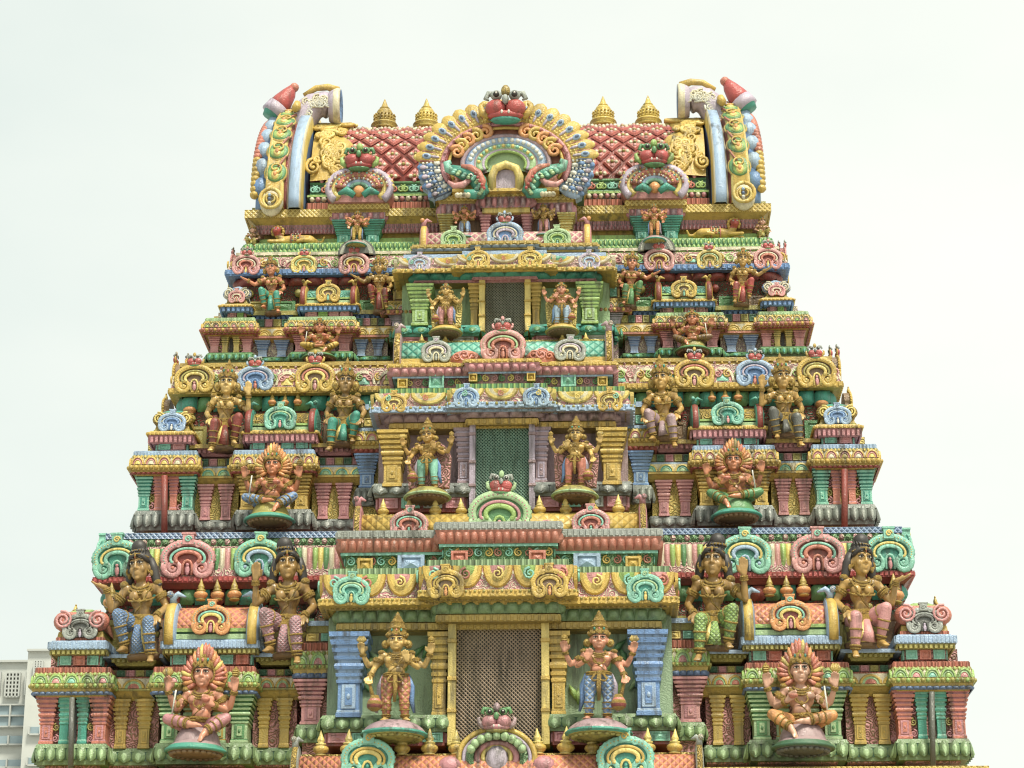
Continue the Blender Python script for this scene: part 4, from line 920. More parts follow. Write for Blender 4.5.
    for e in range(26):
        tt = e / 25 * (len(path) - 1.01); i0 = int(tt); fr = tt - i0; pu = path[i0][0] + (path[i0 + 1][0] - path[i0][0]) * fr; pv = path[i0][1] + (path[i0 + 1][1] - path[i0][1]) * fr; c3 = hp(pu + (e % 3 - 1) * 5, pv + (e % 2) * 3)
        tube(mb, [(c3[0] + a, c3[1] - .165, c3[2] + zz) for a, _, zz in spiral(0, 0, .06, .012, e, 1.5, 10)], .014, 'white' if e % 2 else 'cream', 4)
    tube(mb, [hp(206, 92), hp(194, 85), hp(182, 84), hp(172, 88)], [.03, .04, .045, .06], 'gold', 8)
    rs = []
    for uu, rr in ((180, .18), (175, .21), (171, .225), (168, .21), (171, .16), (178, .12)):
        cpt = hp(uu, 104); rs.append([(cpt[0], cpt[1] + rr * math.cos(2 * PI * j / 18), cpt[2] + rr * 1.05 * math.sin(2 * PI * j / 18)) for j in range(18)])
    rings(mb, rs, ['lilac', 'cream', 'cream', 'blue', 'orange'], True); ball(mb, hp(174, 104), (.05, .10, .11), 'orange', 10, 6)
    mb.build('trumpet_scroll', g)

# big peacock-feather arch at the centre of the roof and the two small ones
Yg = 1.72; sg_ = scl(160, Yg); zg = Zp(170, Yg)
crest = empty('peacock_arch', (0, Yg, Zp(196, Yg))); attach(crest, TOWER)
A, B = 86 * sg_, 64 * sg_; zc = Zp(166, Yg)
def ep(k, deg, dy=0, kz=None): return (A * k * math.cos(R(deg)), Yg + dy, zc + B * (kz or k) * math.sin(R(deg)))
mb = MB()
n = 40; degs = [-26 + 232 * j / n for j in range(n + 1)]
rings(mb, [[ep(.96, d, .5) for d in degs], [ep(.96, d, .02) for d in degs], [ep(.72, d, -.0) for d in degs], [ep(.5, d, .06) for d in degs]], ['ochre', 'ochre', 'ochre'], False, cap0=True, cap1=True)
for d0, d1, mm in ((-36, 9, 'paleblue'), (9, 171, 'gold'), (171, 216, 'paleblue')):
    nn = int((d1 - d0) / 4)
    rings(mb, [[ep(kk + (.03 if j % 2 and kk > .9 else 0), d0 + (d1 - d0) * j / nn, dd) for j in range(nn + 1)] for kk, dd in ((1.0, .1), (.99, -.03), (.74, -.05))], mm, False, closed=False, cap0=False, cap1=False)
box(mb, -.9 * A, .9 * A, Yg + .1, Yg + .5, Zp(196, Yg), zc, 'darkgreen'); rings(mb, [[ep(k2, d, dd) for d in degs] for k2, dd in ((.72, -.01), (.5, .0), (.24, -.02), (.02, -.02))], ['brick', 'mauve', 'palegreen'], False, closed=False, cap0=False, cap1=False); mb.build('back_plate', crest)
for i in range(26):
    deg = -34 + 248 * (i + .5) / 26; mb = MB(); low = deg < 8 or deg > 172
    m = 'paleblue' if low else 'gold'
    r = Matrix.Rotation(R(90 - deg), 3, 'Y'); c = ep(.875, deg, -.04)
    if low: c = ep(.86, deg, -.02)
    ball(mb, c, (.125 if abs(deg - 90) < 60 else .105, .05, .20 if not low else .15), m, 12, 6, r)
    tube(mb, [ep(.75, deg + 4.7, -.06), ep(.88, deg + 4.9, -.075), ep(1.0, deg + 4.4, -.06)], .014, 'brick' if not low else 'navy', 5)
    tip = ep(1.02 if not low else .96, deg, -.03); ball(mb, tip, (.05, .035, .075), 'yellow' if not low else 'blue', 7, 5, r)
    for e in range(5):
        for q2 in (-1, 1): ball(mb, ep(.78 + e * .045, deg + q2 * (3.4 - e * .35), -.075), (.018, .02, .018), 'yellow' if not low else 'white', 5, 4)
    if not low:
        ball(mb, ep(.93, deg, -.09), (.04, .02, .055), 'paleblue', 8, 5, r); ball(mb, ep(.935, deg, -.11), (.02, .015, .028), 'navy', 7, 5, r); ball(mb, ep(.84, deg, -.09), (.018, .015, .06), 'lilac', 7, 5, r)
    else:
        for e in range(3): ball(mb, ep(.80 + e * .08, deg + (e - 1) * 2, -.08), (.03, .02, .04), ('white', 'blue', 'lilac')[e], 7, 5, r)
    mb.build('feather', crest)
mb = MB()
for k, m, w, dd in ((.735, 'rose', .03, -.07), (.70, 'maroon', .025, -.06), (.66, 'gold', .02, -.07), (.50, 'mauve', .035, -.07), (.46, 'navy', .02, -.08), (.415, 'paleblue', .06, -.06), (.36, 'mauve', .025, -.07), (.315, 'palegreen', .05, -.06), (.265, 'lilac', .025, -.07), (.235, 'leaf', .02, -.07)):
    p = [ep(k, d, dd, k * .94) for d in range(-24, 205, 6)]; tube(mb, p, w, m, 7)
for j in range(17):
    d = 10 + j * 10; ball(mb, ep(.415, d, -.115, .39), (.028, .02, .028), 'white', 6, 4); ball(mb, ep(.315, d + 5, -.105, .296), (.024, .02, .024), 'mint' if j % 2 else 'yellow', 6, 4); ball(mb, ep(.735, d + 5, -.10, .691), (.018, .02, .018), 'pink', 5, 4)
for j in range(13):       # gilded curls between the rings
    d = 20 + j * 140 / 12
    if 75 < d < 105: continue
    p = spiral(0, 0, .085, .015, R(d), 1.5 * (1 if d < 90 else -1), 14); c = ep(.60, d, -.1, .58)
    tube(mb, [(c[0] + a, c[1], c[2] + zz) for a, _, zz in p], [.032 - .015 * e / 14 for e in range(15)], 'gold' if j % 2 else 'orange', 6)
mb.build('arch_rings', crest)
mb = MB()
tube(mb, [(-.16, Yg - .12, Zp(194, Yg)), (-.16, Yg - .12, Zp(180, Yg)), (-.12, Yg - .12, Zp(172, Yg)), (0, Yg - .12, Zp(168, Yg)), (.12, Yg - .12, Zp(172, Yg)), (.16, Yg - .12, Zp(180, Yg)), (.16, Yg - .12, Zp(194, Yg))], .05, 'yellow', 8)
box(mb, -.13, .13, Yg - .08, Yg + .1, Zp(195, Yg), Zp(172, Yg), 'lilac'); box(mb, -.62, .62, Yg - .16, Yg + .2, Zp(196, Yg), Zp(193, Yg), 'gold'); mb.build('niche', crest)
for sd in (-1, 1):        # makara dragons facing outwards
    mb = MB(); w = lambda u, py, dy=-.18: (sd * (19 + (u - 20) * .88) * sg_, Yg + dy, Zp(195 - (195 - py) * .86, Yg + dy))
    tube(mb, [w(20, 193), w(26, 187), w(29, 178), w(34, 172), w(42, 170), w(52, 166), w(60, 163)], [.05, .085, .10, .10, .09, .07, .05], 'teal', 10)
    tube(mb, [w(56, 166), w(63, 163), w(65, 157), w(60, 155)], [.06, .055, .045, .03], 'mint', 8)
    tube(mb, [w(25, 188, -.26), w(24, 178, -.26), w(29, 168, -.26), w(38, 162, -.26), w(48, 160, -.24)], [.03, .045, .045, .04, .02], 'coral', 7)
    tube(mb, [w(38, 176, -.24), w(46, 182, -.24), w(56, 183, -.24), w(63, 178, -.24)], [.03, .045, .035, .02], 'pink', 8)
    tube(mb, [w(24, 192, -.2), w(34, 193, -.24), w(45, 192, -.24)], [.07, .06, .05], 'teal', 8)
    for e in range(4): ball(mb, w(40 + e * 4, 194, -.27), (.035, .05, .03), 'cream', 7, 5)
    ball(mb, w(37, 171, -.28), .025, 'white', 8, 5); ball(mb, w(37, 171, -.30), .014, 'eye_dark', 6, 4)
    for e in range(5): ball(mb, w(22 + e * 2.4, 186 - e * 4.2, -.33), .02, 'red', 6, 4)
    for e in range(18):
        uu, pv = [(24, 188), (27, 182), (29, 177), (33, 173), (38, 171), (44, 169.5), (50, 167), (55, 165)][e % 8]; c4 = w(uu + (e // 8) * 1.6, pv + (e // 8) * 2.2, -.285)
        ball(mb, c4, (.03, .02, .022), 'mint' if e % 2 else 'palegreen', 6, 4)
    mb.build('sea_dragon', crest)
mb = MB(); kirti(mb, (0, Yg - .16, Zp(110, Yg - .16)), .255, 'red', 'grey', 'teal', 'gold'); mb.build('guardian_mask', crest)
for sd in (-1, 1):
    y = Yn - .22; s = scl(184, y); x = sd * 147.5 * s; z = Zp(187, y); a, bb = 33 * s, 22 * s
    g = empty('side_arch', (x, y, Zp(203, y))); attach(g, TOWER); mb = MB()
    e2 = lambda k, d, dy=0: (x + a * k * math.cos(R(d)), y + dy, z + bb * k * math.sin(R(d)))
    dg = [-38 + 256 * j / 30 for j in range(31)]
    rings(mb, [[e2(1, d, .4) for d in dg], [e2(1, d, .0) for d in dg], [e2(.55, d, -.02) for d in dg], [e2(.02, d, -.02) for d in dg]], ['rose', 'pink', 'palegreen'], False)
    for k, m, w in ((.93, 'lilac', .05), (.78, 'yellow', .04), (.62, 'coral', .055), (.48, 'pink', .04), (.36, 'paleblue', .04), (.25, 'mint', .03)):
        tube(mb, [e2(k, d, -.03) for d in dg] if k > .7 else [e2(k, d, -.04) for d in range(0, 181, 12)], w, m, 7)
    for j in range(15):
        d = 5 + j * 170 / 14; ball(mb, e2(1.0, d, -.02), (.035, .05, .035), 'lilac' if 30 < d < 150 else 'yellow', 7, 5)
    for kb, mm in ((.86, 'cream'), (.70, 'mint'), (.55, 'yellow'), (.42, 'white')):
        for j in range(19): ball(mb, e2(kb, 2 + j * 176 / 18, -.085), (.016, .016, .016), mm if j % 2 else 'brick', 5, 4)
    for q in (-1, 1): tube(mb, [(x + q * .05, y - .1, z - .12), (x + q * .14, y - .12, z - .06), (x + q * .24, y - .1, z - .1)], [.04, .05, .02], 'teal', 7)
    ball(mb, (x, y - .08, z - .06), .07, 'orange', 8, 6); mb.build('arch_rings', g)
    mb = MB(); kirti(mb, (x, y - .08, Zp(162, y)), .185, 'red', 'green', 'green', 'leaf'); mb.build('guardian_mask', g)

# gilded pot finials along the ridge are things of their own
FIN = None
for sd, uu, lab in ((-1, 126, 'tarnished brown-gold finial standing farthest left on the red vaulted roof'), (-1, 84, 'bright gold finial at the left shoulder of the peacock-feather arch'),
                    (1, 93, 'gold finial just right of the peacock-feather arch on the red roof'), (1, 138, 'wide golden finial farthest right on the ridge of the red vaulted roof')):
    y = Ya - .1; s = scl(118, y); r = empty('roof_finial', (sd * uu * s, y, Zp(128, y)), lab, 'finial', 'gilded pot finials on the roof ridge')
    mb = MB(); gm = 'ochre' if uu == 126 else 'roof_gold'; x, z = sd * uu * s, Zp(129, y)
    lathe(mb, (x, y, z), [(.13, 0), (.16, .03), (.12, .05), (.17, .07), (.15, .10)], gm, 18); mb.build('base', r)
    mb = MB(); lathe(mb, (x, y, z), [(.10, .09), (.125, .12), (.125, .19), (.105, .22), (.095, .23), (.10, .25), (.085, .28), (.05, .30)], gm, 18)
    for j in range(18):
        aa = 2 * PI * j / 18
        for hz in (.12, .16, .20): ball(mb, (x + .13 * math.cos(aa), y + .13 * math.sin(aa), z + hz), .014, gm, 5, 4)
    mb.build('pot', r); mb = MB(); lathe(mb, (x, y, z), [(.055, .29), (.065, .31), (.045, .33), (.03, .37), (.012, .42), (.003, .44)], gm, 14); mb.build('spire', r)

# ---------------------------------------------------------------- lower body of the tower, down to the ground (below the picture)
mb = MB()
box(mb, -4.9, 4.9, -.15, 7.4, 2.6, Zp(772, -.15), 'stone'); box(mb, -5.3, 5.3, -.5, 7.8, 0, 2.6, 'stone'); box(mb, -5.1, 5.1, -.7, 7.6, Zp(800, -.7), Zp(786, -.7), 'ochre'); part(mb, 'lower_wall', .02)
mb = MB(); b = Bay(0, 486, 0, -.25, 7, 772); b.stack(mb, [(768, 774, 2, 2, 'gold_chain'), (774, 786, 8, 12, 'cream_scroll')]); part(mb, 'cornice', .004)
mb = MB(); box(mb, -1.6, 1.6, -.56, -.4, 0, 2.3, 'brown'); part(mb, 'gate', .01)
# ================================================================ statues
def rcone(mb, p0, r0, p1, r1, n=12, flat=None):
    """tapered capsule"""
    a, b = Vector(p0), Vector(p1); t = (b - a); L = t.length; t = t.normalized() if L > 1e-6 else Vector((0, 0, 1))
    u = t.cross(Vector((0, 1, 0))); u = u.normalized() if u.length > 1e-3 else Vector((1, 0, 0)); w = t.cross(u)
    rs = []
    for k in range(5):
        ph = -PI / 2 + (PI / 2) * k / 4; ph = max(ph, -PI / 2 + .15)
        rs.append((a + t * (r0 * math.sin(ph)), r0 * math.cos(ph)))
    for k in range(5):
        ph = (PI / 2) * k / 4; ph = min(ph, PI / 2 - .15)
        rs.append((b + t * (r1 * math.sin(ph)), r1 * math.cos(ph)))
    rings(mb, [[tuple(c + u * (r * math.cos(2 * PI * j / n)) + w * (r * math.sin(2 * PI * j / n))) for j in range(n)] for c, r in rs], 'gold')
def chain(mb, pts, rad):
    for i in range(len(pts) - 1): rcone(mb, pts[i], rad[i], pts[i + 1], rad[i + 1])

def fuse(mb, voxel, smooth=3):
    """one continuous skin through all the overlapping volumes"""
    me = mb.mesh('tmp'); o = bpy.data.objects.new('tmp', me); COL.objects.link(o)
    r = o.modifiers.new('r', 'REMESH'); r.mode = 'VOXEL'; r.voxel_size = voxel; r.use_smooth_shade = True
    s = o.modifiers.new('s', 'SMOOTH'); s.factor = .5; s.iterations = smooth
    dg = bpy.context.evaluated_depsgraph_get(); out = bpy.data.meshes.new_from_object(o.evaluated_get(dg))
    bpy.data.objects.remove(o); bpy.data.meshes.remove(me); out.materials.clear()
    return out

def hand(mb, wrist, d, side, palm, curl=.5, sc=1.0):
    """palm with four unequal bent fingers and a thumb leaving its side"""
    W, d, side, palm = Vector(wrist), Vector(d).normalized(), Vector(side).normalized(), Vector(palm).normalized()
    base = W + d * .052 * sc
    for k in (-1, 0, 1): rcone(mb, W + d * .008 + side * k * .006 * sc, .017 * sc, base + side * k * .017 * sc, .0135 * sc, 8)
    for k, ln in zip((-1.5, -.5, .5, 1.5), (.040, .052, .056, .044)):
        p0 = base + side * k * .0155 * sc
        d1 = (d + palm * curl * .5 + side * k * .06).normalized(); p1 = p0 + d1 * ln * .55 * sc
        d2 = (d + palm * curl * 1.6 + side * k * .04).normalized(); p2 = p1 + d2 * ln * .5 * sc
        chain(mb, [p0, p1, p2], [.0095 * sc, .0088 * sc, .0075 * sc])
    t0 = W + d * .018 * sc + side * .018 * sc; t1 = t0 + (d * .6 + side * .9 + palm * .3).normalized() * .030 * sc; t2 = t1 + (d + side * .15 + palm * .5).normalized() * .026 * sc
    chain(mb, [t0, t1, t2], [.012 * sc, .0105 * sc, .008 * sc])

HS = 1.28      # these statues have large heads
def pose(kind):
    """joints in units of standing height, viewer's frame: x right, -y towards the viewer, pelvis height .50"""
    P = dict(arms=[], legs=[], shift=0.0, female=False, yaw=0, lean=0)
    if kind == 'guard':
        P['arms'] = [((-.13, 0, .785), (-.205, -.01, .63), (-.235, -.11, .51), (-.1, -.4, -.9), (-1, -.2, 0), (.2, -.6, -.3), .9),
                     ((.13, 0, .785), (.20, .0, .645), (.115, -.145, .685), (-.25, -.2, 1), (1, 0, .2), (0, -1, 0), .15),
                     ((-.115, .02, .77), (-.265, .02, .665), (-.325, -.045, .80), (-.1, -.1, 1), (1, 0, 0), (0, -1, .2), .7),
                     ((.115, .02, .77), (.265, .02, .665), (.325, -.045, .80), (.1, -.1, 1), (-1, 0, 0), (0, -1, .2), .7)]
        P['legs'] = [((-.07, 0, .5), (-.085, -.015, .27), (-.08, .0, .045), (-.10, -.10, .015)), ((.07, 0, .5), (.085, -.03, .27), (.095, -.0, .045), (.125, -.10, .015))]
    elif kind == 'cross':
        P['shift'] = -.40
        P['arms'] = [((-.13, 0, .785), (-.21, .0, .64), (-.19, -.15, .615), (.45, -.6, .5), (0, 0, 1), (.5, -.3, 0), .7),
                     ((.13, 0, .785), (.21, .0, .64), (.13, -.165, .655), (-.6, -.5, .45), (0, 0, 1), (-.3, -.4, 0), .5),
                     ((-.13, .02, .78), (-.245, .0, .67), (-.29, -.07, .80), (0, -.1, 1), (1, 0, 0), (0, -1, .2), .7),
                     ((.13, .02, .78), (.245, .0, .67), (.29, -.07, .80), (0, -.1, 1), (-1, 0, 0), (0, -1, .2), .6)]
        P['legs'] = [((-.07, -.01, .49), (-.25, -.17, .53), (-.04, -.25, .475), (.05, -.29, .455)), ((.07, -.01, .49), (.25, -.17, .54), (.10, -.27, .41), (.07, -.31, .33))]
    else:
        P['female'] = True; P['shift'] = -.5
        lower = ((.12, -.18, .50))
        down = ((.125, 0, .785), (.20, .02, .635), (.135, -.17, .52), (-.15, -.8, -.5), (1, -.2, 0), (0, .3, -1), .4)
        P['legs'] = [((-.07, -.01, .5), (-.165, -.20, .555), (-.125, -.13, .32), (-.15, -.245, .28)), ((.07, -.01, .5), (.085, -.25, .47), (.09, -.215, .22), (.10, -.31, .175))]
        if kind == 'offer':
            P['arms'] = [((-.125, 0, .785), (-.245, -.02, .635), (-.275, -.09, .79), (-.85, -.3, .25), (0, 1, .1), (0, 0, 1), .25), down]; P['yaw'] = -.30
        elif kind == 'wave':
            P['arms'] = [((-.125, 0, .785), (-.255, -.05, .665), (-.245, -.11, .825), (.05, -.1, 1), (1, -.1, 0), (0, -1, 0), .1), down]; P['yaw'] = .08
        elif kind == 'rest':
            P['arms'] = [((-.125, 0, .785), (-.225, -.02, .64), (-.20, -.14, .53), (.1, -.8, -.5), (-1, -.2, 0), (0, .3, -1), .4), down]; P['yaw'] = -.1
        elif kind == 'reach':
            P['arms'] = [((-.125, 0, .785), (-.27, -.03, .70), (-.385, -.09, .755), (-.9, -.25, .35), (0, 1, .1), (0, 0, 1), .2), down]; P['yaw'] = -.1
    return P

BODY = {}
def body_meshes(kind, slim=1.0):
    if (kind, slim) in BODY: return BODY[(kind, slim)]
    P = pose(kind); fem = P['female']; dz = Vector((0, 0, P['shift']))
    V = lambda p: Vector(p) + dz
    mb = MB()
    # trunk
    ball(mb, V((0, 0, .515)), (.108 if fem else .108, .085, .075), 'gold', 16, 10)
    ball(mb, V((0, -.005, .595)), (.064 if fem else .084, .058, .09), 'gold', 16, 10)
    ball(mb, V((0, 0, .70)), (.092 if fem else .115, .076, .095), 'gold', 16, 10)
    rcone(mb, V((-.105, .0, .775)), .042, V((.105, 0, .775)), .042)
    if fem:
        for sg in (-1, 1): ball(mb, V((sg * .05, -.072, .708)), (.045, .045, .045), 'gold', 14, 8)
    else:
        for sg in (-1, 1): ball(mb, V((sg * .06, -.055, .72)), (.06, .04, .045), 'gold', 12, 8)
        ball(mb, V((0, -.045, .60)), (.075, .045, .065), 'gold', 12, 8)
    rcone(mb, V((0, .005, .79)), .043, V((0, -.005, .875)), .038)
    # head, turned on the neck
    rot = Matrix.Rotation(P['yaw'], 3, 'Z'); c0 = Vector((0, -.012, .943))
    def H(x, y, z): return V(c0 + rot @ (Vector((x, y, z)) * HS))
    ball(mb, H(0, .005, .012), (.066 * HS, .073 * HS, .078 * HS), 'gold', 18, 12, rot)
    ball(mb, H(0, -.020, -.040), (.050 * HS, .052 * HS, .050 * HS), 'gold', 16, 10, rot); ball(mb, H(0, -.056, -.074), (.018 * HS, .015 * HS, .014 * HS), 'gold', 10, 6)
    rcone(mb, H(0, -.070, .022), .007, H(0, -.083, -.018), .0125); ball(mb, H(-.012, -.072, -.020), .0085 * HS, 'gold', 8, 6); ball(mb, H(.012, -.072, -.020), .0085 * HS, 'gold', 8, 6)
    ball(mb, H(0, -.069, -.041), (.022 * HS, .010 * HS, .006 * HS), 'gold', 10, 6); ball(mb, H(0, -.067, -.052), (.018 * HS, .010 * HS, .007 * HS), 'gold', 10, 6)
    for sg in (-1, 1):
        rcone(mb, H(sg * .012, -.066, .030), .008, H(sg * .044, -.054, .030), .007); ball(mb, H(sg * .034, -.048, -.024), (.020 * HS, .02 * HS, .022 * HS), 'gold', 10, 6)
        ball(mb, H(sg * .069, .004, -.008), (.010 * HS, .020 * HS, .032 * HS), 'gold', 10, 6, rot)
    # limbs
    for (s, e, w, d, sd, pm, curl) in P['arms']:
        s, e, w = V(s), V(e), V(w); back = s.y > .01
        ball(mb, s, .045, 'gold', 10, 6); chain(mb, [s, s.lerp(e, .5), e], [.036, .037, .028]); chain(mb, [e, e.lerp(w, .35), w], [.028, .029, .019]); hand(mb, w, d, sd, pm, curl, 1.15)
    for (h, k, a, t) in P['legs']:
        h, k, a, t = V(h), V(k), V(a), V(t)
        chain(mb, [h, h.lerp(k, .45), k], [.068, .060, .042]); chain(mb, [k, k.lerp(a, .35), a], [.041, .045, .026])
        f = (t - a); heel = a - Vector((f.x, f.y, 0)).normalized() * .02 + Vector((0, 0, -.018)); rcone(mb, heel, .022, a, .026); chain(mb, [a + Vector((0, 0, -.008)), a.lerp(t, .55), t], [.026, .026, .017])
        sdv = f.normalized().cross(Vector((0, 0, 1))).normalized()
        for q in range(5): rcone(mb, t + sdv * (q - 2) * .0095 - f.normalized() * .01, .010, t + sdv * (q - 2) * .011 + f.normalized() * (.022 - abs(q - 1.5) * .003), .0075, 8)
    body = fuse(mb, .0068)
    # paint the lips
    n = len(body.polygons); co = np.empty(n * 3); body.polygons.foreach_get('center', co); co = co.reshape(-1, 3)
    lc = np.array(H(0, -.074, -.0465)); lip = ((co - lc) / np.array([.026, .024, .014])); mi = ((lip ** 2).sum(1) < 1).astype(np.int32)
    body.polygons.foreach_set('material_index', mi)
    # ---- garment
    g = MB()
    for (h, k, a, t) in P['legs']:
        h, k, a, t = V(h), V(k), V(a), V(t); a2 = k.lerp(a, .86)
        chain(g, [h, h.lerp(k, .45), k], [.076, .068, .049]); chain(g, [k, k.lerp(a, .35), a2], [.048, .051, .035])
    ball(g, V((0, 0, .515)), (.126, .094, .062), 'gold', 16, 10)
    garment = fuse(g, .0085, 2)
    # ---- loincloth, sash and belt
    sk = MB()
    tube(sk, [V((.118 * math.cos(a), -.092 * math.sin(a) * 1.05, .555 + .004 * math.cos(3 * a))) for a in [2 * PI * j / 20 for j in range(21)]], .014, 'jewel', 6, up=(0, 0, 1))
    tube(sk, [V((.124 * math.cos(a), -.098 * math.sin(a) * 1.05, .530 + .006 * math.cos(3 * a))) for a in [2 * PI * j / 20 for j in range(21)]], .010, 'jewel', 6, up=(0, 0, 1))
    ball(sk, V((0, -.105, .545)), (.026, .016, .024), 'jewel', 10, 6)
    if fem:   # short draped hip cloth
        rs = []
        for z, r in ((.555, 1.0), (.53, 1.1), (.50, 1.24), (.475, 1.32)):
            rs.append([tuple(V((.122 * r * math.cos(2 * PI * j / 28) * (1 + .02 * math.sin(j * 2.2)), -.095 * r * 1.05 * math.sin(2 * PI * j / 28) * (1 + .025 * math.sin(j * 3.1)), z + .012 * math.sin(j * 1.3) * (r - 1)))) for j in range(28)])
        rings(sk, rs, 'jewel', True, cap0=False, cap1=False)
    if kind == 'guard':
        for sg in (-1, 1):
            tube(sk, [V((sg * .03, -.105, .54)), V((sg * .075, -.11, .47)), V((sg * .055, -.115, .445)), V((0, -.112, .455))], .012, 'jewel', 6)
            tube(sk, [V((sg * .115, -.02, .55)), V((sg * .155, -.01, .42)), V((sg * .15, .01, .26)), V((sg * .18, .02, .12))], [.018, .026, .028, .012], 'blue' if sg > 0 else 'lilac', 6, flat=.5)
        tube(sk, [V((0, -.11, .53)), V((.005, -.115, .40)), V((0, -.10, .22))], [.02, .024, .014], 'jewel', 6, flat=.5)
    # ---- jewellery
    j = MB()
    def ringat(c, ax, r, rr, sx=1, m='jewel'):
        ax = Vector(ax).normalized(); u = ax.cross(Vector((0, 1, .1))).normalized(); w = ax.cross(u)
        tube(j, [Vector(c) + u * (r * sx * math.cos(2 * PI * q / 14)) + w * (r * math.sin(2 * PI * q / 14)) for q in range(15)], rr, m, 5, up=tuple(ax))
    for (s, e, w, d, sd, pm, curl) in P['arms']:
        s, e, w = V(s), V(e), V(w)
        for f, r in ((.38, .046), (.48, .047), (.56, .045)): ringat(s.lerp(e, f), e - s, r, .009)
        ball(j, s.lerp(e, .45) + Vector((math.copysign(.022, s.x), -.042, .0)), (.016, .012, .026), 'jewel', 8, 5)
        for f, r in ((.80, .030), (.88, .028), (.95, .027)): ringat(e.lerp(w, f), w - e, r, .007)
        ball(j, s + Vector((math.copysign(.012, s.x), -.01, .03)), (.038, .045, .03), 'jewel', 10, 6)
    for (h, k, a, t) in P['legs']:
        h, k, a, t = V(h), V(k), V(a), V(t)
        for f, r in ((.82, .042), (.90, .037)): ringat(k.lerp(a, f), a - k, r, .009)
        if kind != 'guard':
            ringat(h.lerp(k, .72), k - h, .057, .008); ringat(k.lerp(a, .35), a - k, .052, .007); ringat(k.lerp(a, .6), a - k, .046, .007)
        else:
            for f in (.25, .55): ringat(k.lerp(a, f), a - k, .050, .006)
    for r0, dzz, rr in ((.058, .0, .011), (.075, -.018, .010), (.092, -.036, .009)):
        tube(j, [V((r0 * 1.1 * math.sin(a), -.035 - .055 * math.cos(a) * (.8 + r0 * 3), .805 + dzz - .030 * math.cos(a) * (1 + r0 * 6))) for a in [R(q) for q in range(-110, 111, 20)]], rr, 'jewel', 5)
    lo = .655 if fem else .64
    tube(j, [V((.055 * math.sin(a), -.100 - .022 * math.cos(a) * (1 if not fem else 1.6), .735 - (.735 - lo) * math.cos(a * .5) ** 2)) for a in [R(q) for q in range(-180, 181, 24)]], .007, 'jewel', 5)
    ball(j, V((0, -.125 if not fem else -.128, lo + .004)), (.018, .012, .022), 'jewel', 8, 5)
    tube(j, [V((.10, -.06, .79)), V((.055, -.128 if fem else -.105, .71)), V((.0, -.085, .63)), V((-.07, -.075, .56))], .0065, 'jewel', 5)
    for sg in (-1, 1):
        if fem: tube(j, [V((sg * .108, -.03, .70)), V((sg * .09, -.105, .672)), V((sg * .04, -.117, .662)), V((0, -.095, .668))], .008, 'jewel', 5)
        e1 = H(sg * .078, -.004, -.045); ball(j, e1, (.016, .016, .024), 'jewel', 8, 6); ringat(H(sg * .074, -.002, -.02), (0, 1, 0), .028, .010)
    # ---- eyes and brows
    ey = MB()
    for sg in (-1, 1):
        c = H(sg * .027, -.0625, .012); ball(ey, c, (.0165 * HS, .0085 * HS, .0066 * HS), 'eye_white', 10, 6); ball(ey, c + rot @ Vector((0, -.0065 * HS, .0)), (.0075 * HS, .004 * HS, .0072 * HS), 'eye_dark', 8, 6)
        tube(ey, [H(sg * .009, -.0705, .013), H(sg * .025, -.0755, .0215), H(sg * .047, -.058, .013)], [.0034, .0044, .003], 'eye_dark', 5)
        tube(ey, [H(sg * .010, -.0775, .034), H(sg * .028, -.0775, .042), H(sg * .052, -.0605, .032)], [.0040, .005, .003], 'eye_dark', 5)
    ball(ey, H(0, -.079, .043), (.004, .003, .009), 'lip', 6, 5)
    BODY[(kind, slim)] = dict(body=body, garment=garment, sash=sk.mesh('sash'), jewellery=j.mesh('jewellery'), eyes=ey.mesh('eyes'), H=H, V=V, P=P)
    return BODY[(kind, slim)]

def inst(me, name, parent, mats=None):
    m2 = me
    if mats:
        m2 = me.copy(); m2.materials.clear()
        for x in mats: m2.materials.append(MATS[x])
    o = bpy.data.objects.new(name, m2); COL.objects.link(o); o.parent = parent; return o

def crown_mb(H, style, top):
    mb = MB(); c = H(0, .004, .055)
    if style == 'tall':
        pr = [(.072, -.02), (.080, -.01), (.080, .012), (.068, .018), (.071, .03), (.066, .055), (.072, .06), (.070, .07), (.056, .074), (.059, .09), (.050, .115), (.055, .12), (.05, .128), (.038, .132), (.04, .148), (.026, .168), (.030, .174), (.014, .19), (.018, .2), (.002, .225)]
    elif style == 'cone':
        pr = [(.072, -.02), (.080, -.012), (.078, .008), (.066, .014), (.064, .03), (.054, .05), (.058, .055), (.044, .06), (.040, .08), (.03, .1), (.034, .104), (.02, .11), (.002, .155)]
    else:
        pr = [(.072, -.02), (.079, -.012), (.076, .008), (.062, .014), (.060, .035), (.045, .055), (.028, .07), (.034, .078), (.03, .09), (.004, .105)]
    lathe(mb, c, [(r * HS, z * top * HS) for r, z in pr], 'jewel', 18)
    for q in range(9):
        a = R(-160 + 35 * q); ball(mb, (c[0] + .1 * math.sin(a) , c[1] - .1 * math.cos(a), c[2] + .012), (.014, .012, .022), 'jewel', 7, 5)
    for sg in (-1, 0, 1): ball(mb, (c[0] + sg * .045, c[1] - .083, c[2] + .05), (.011, .010, .018), ('coral' if sg == 0 else 'teal'), 8, 5)
    return mb

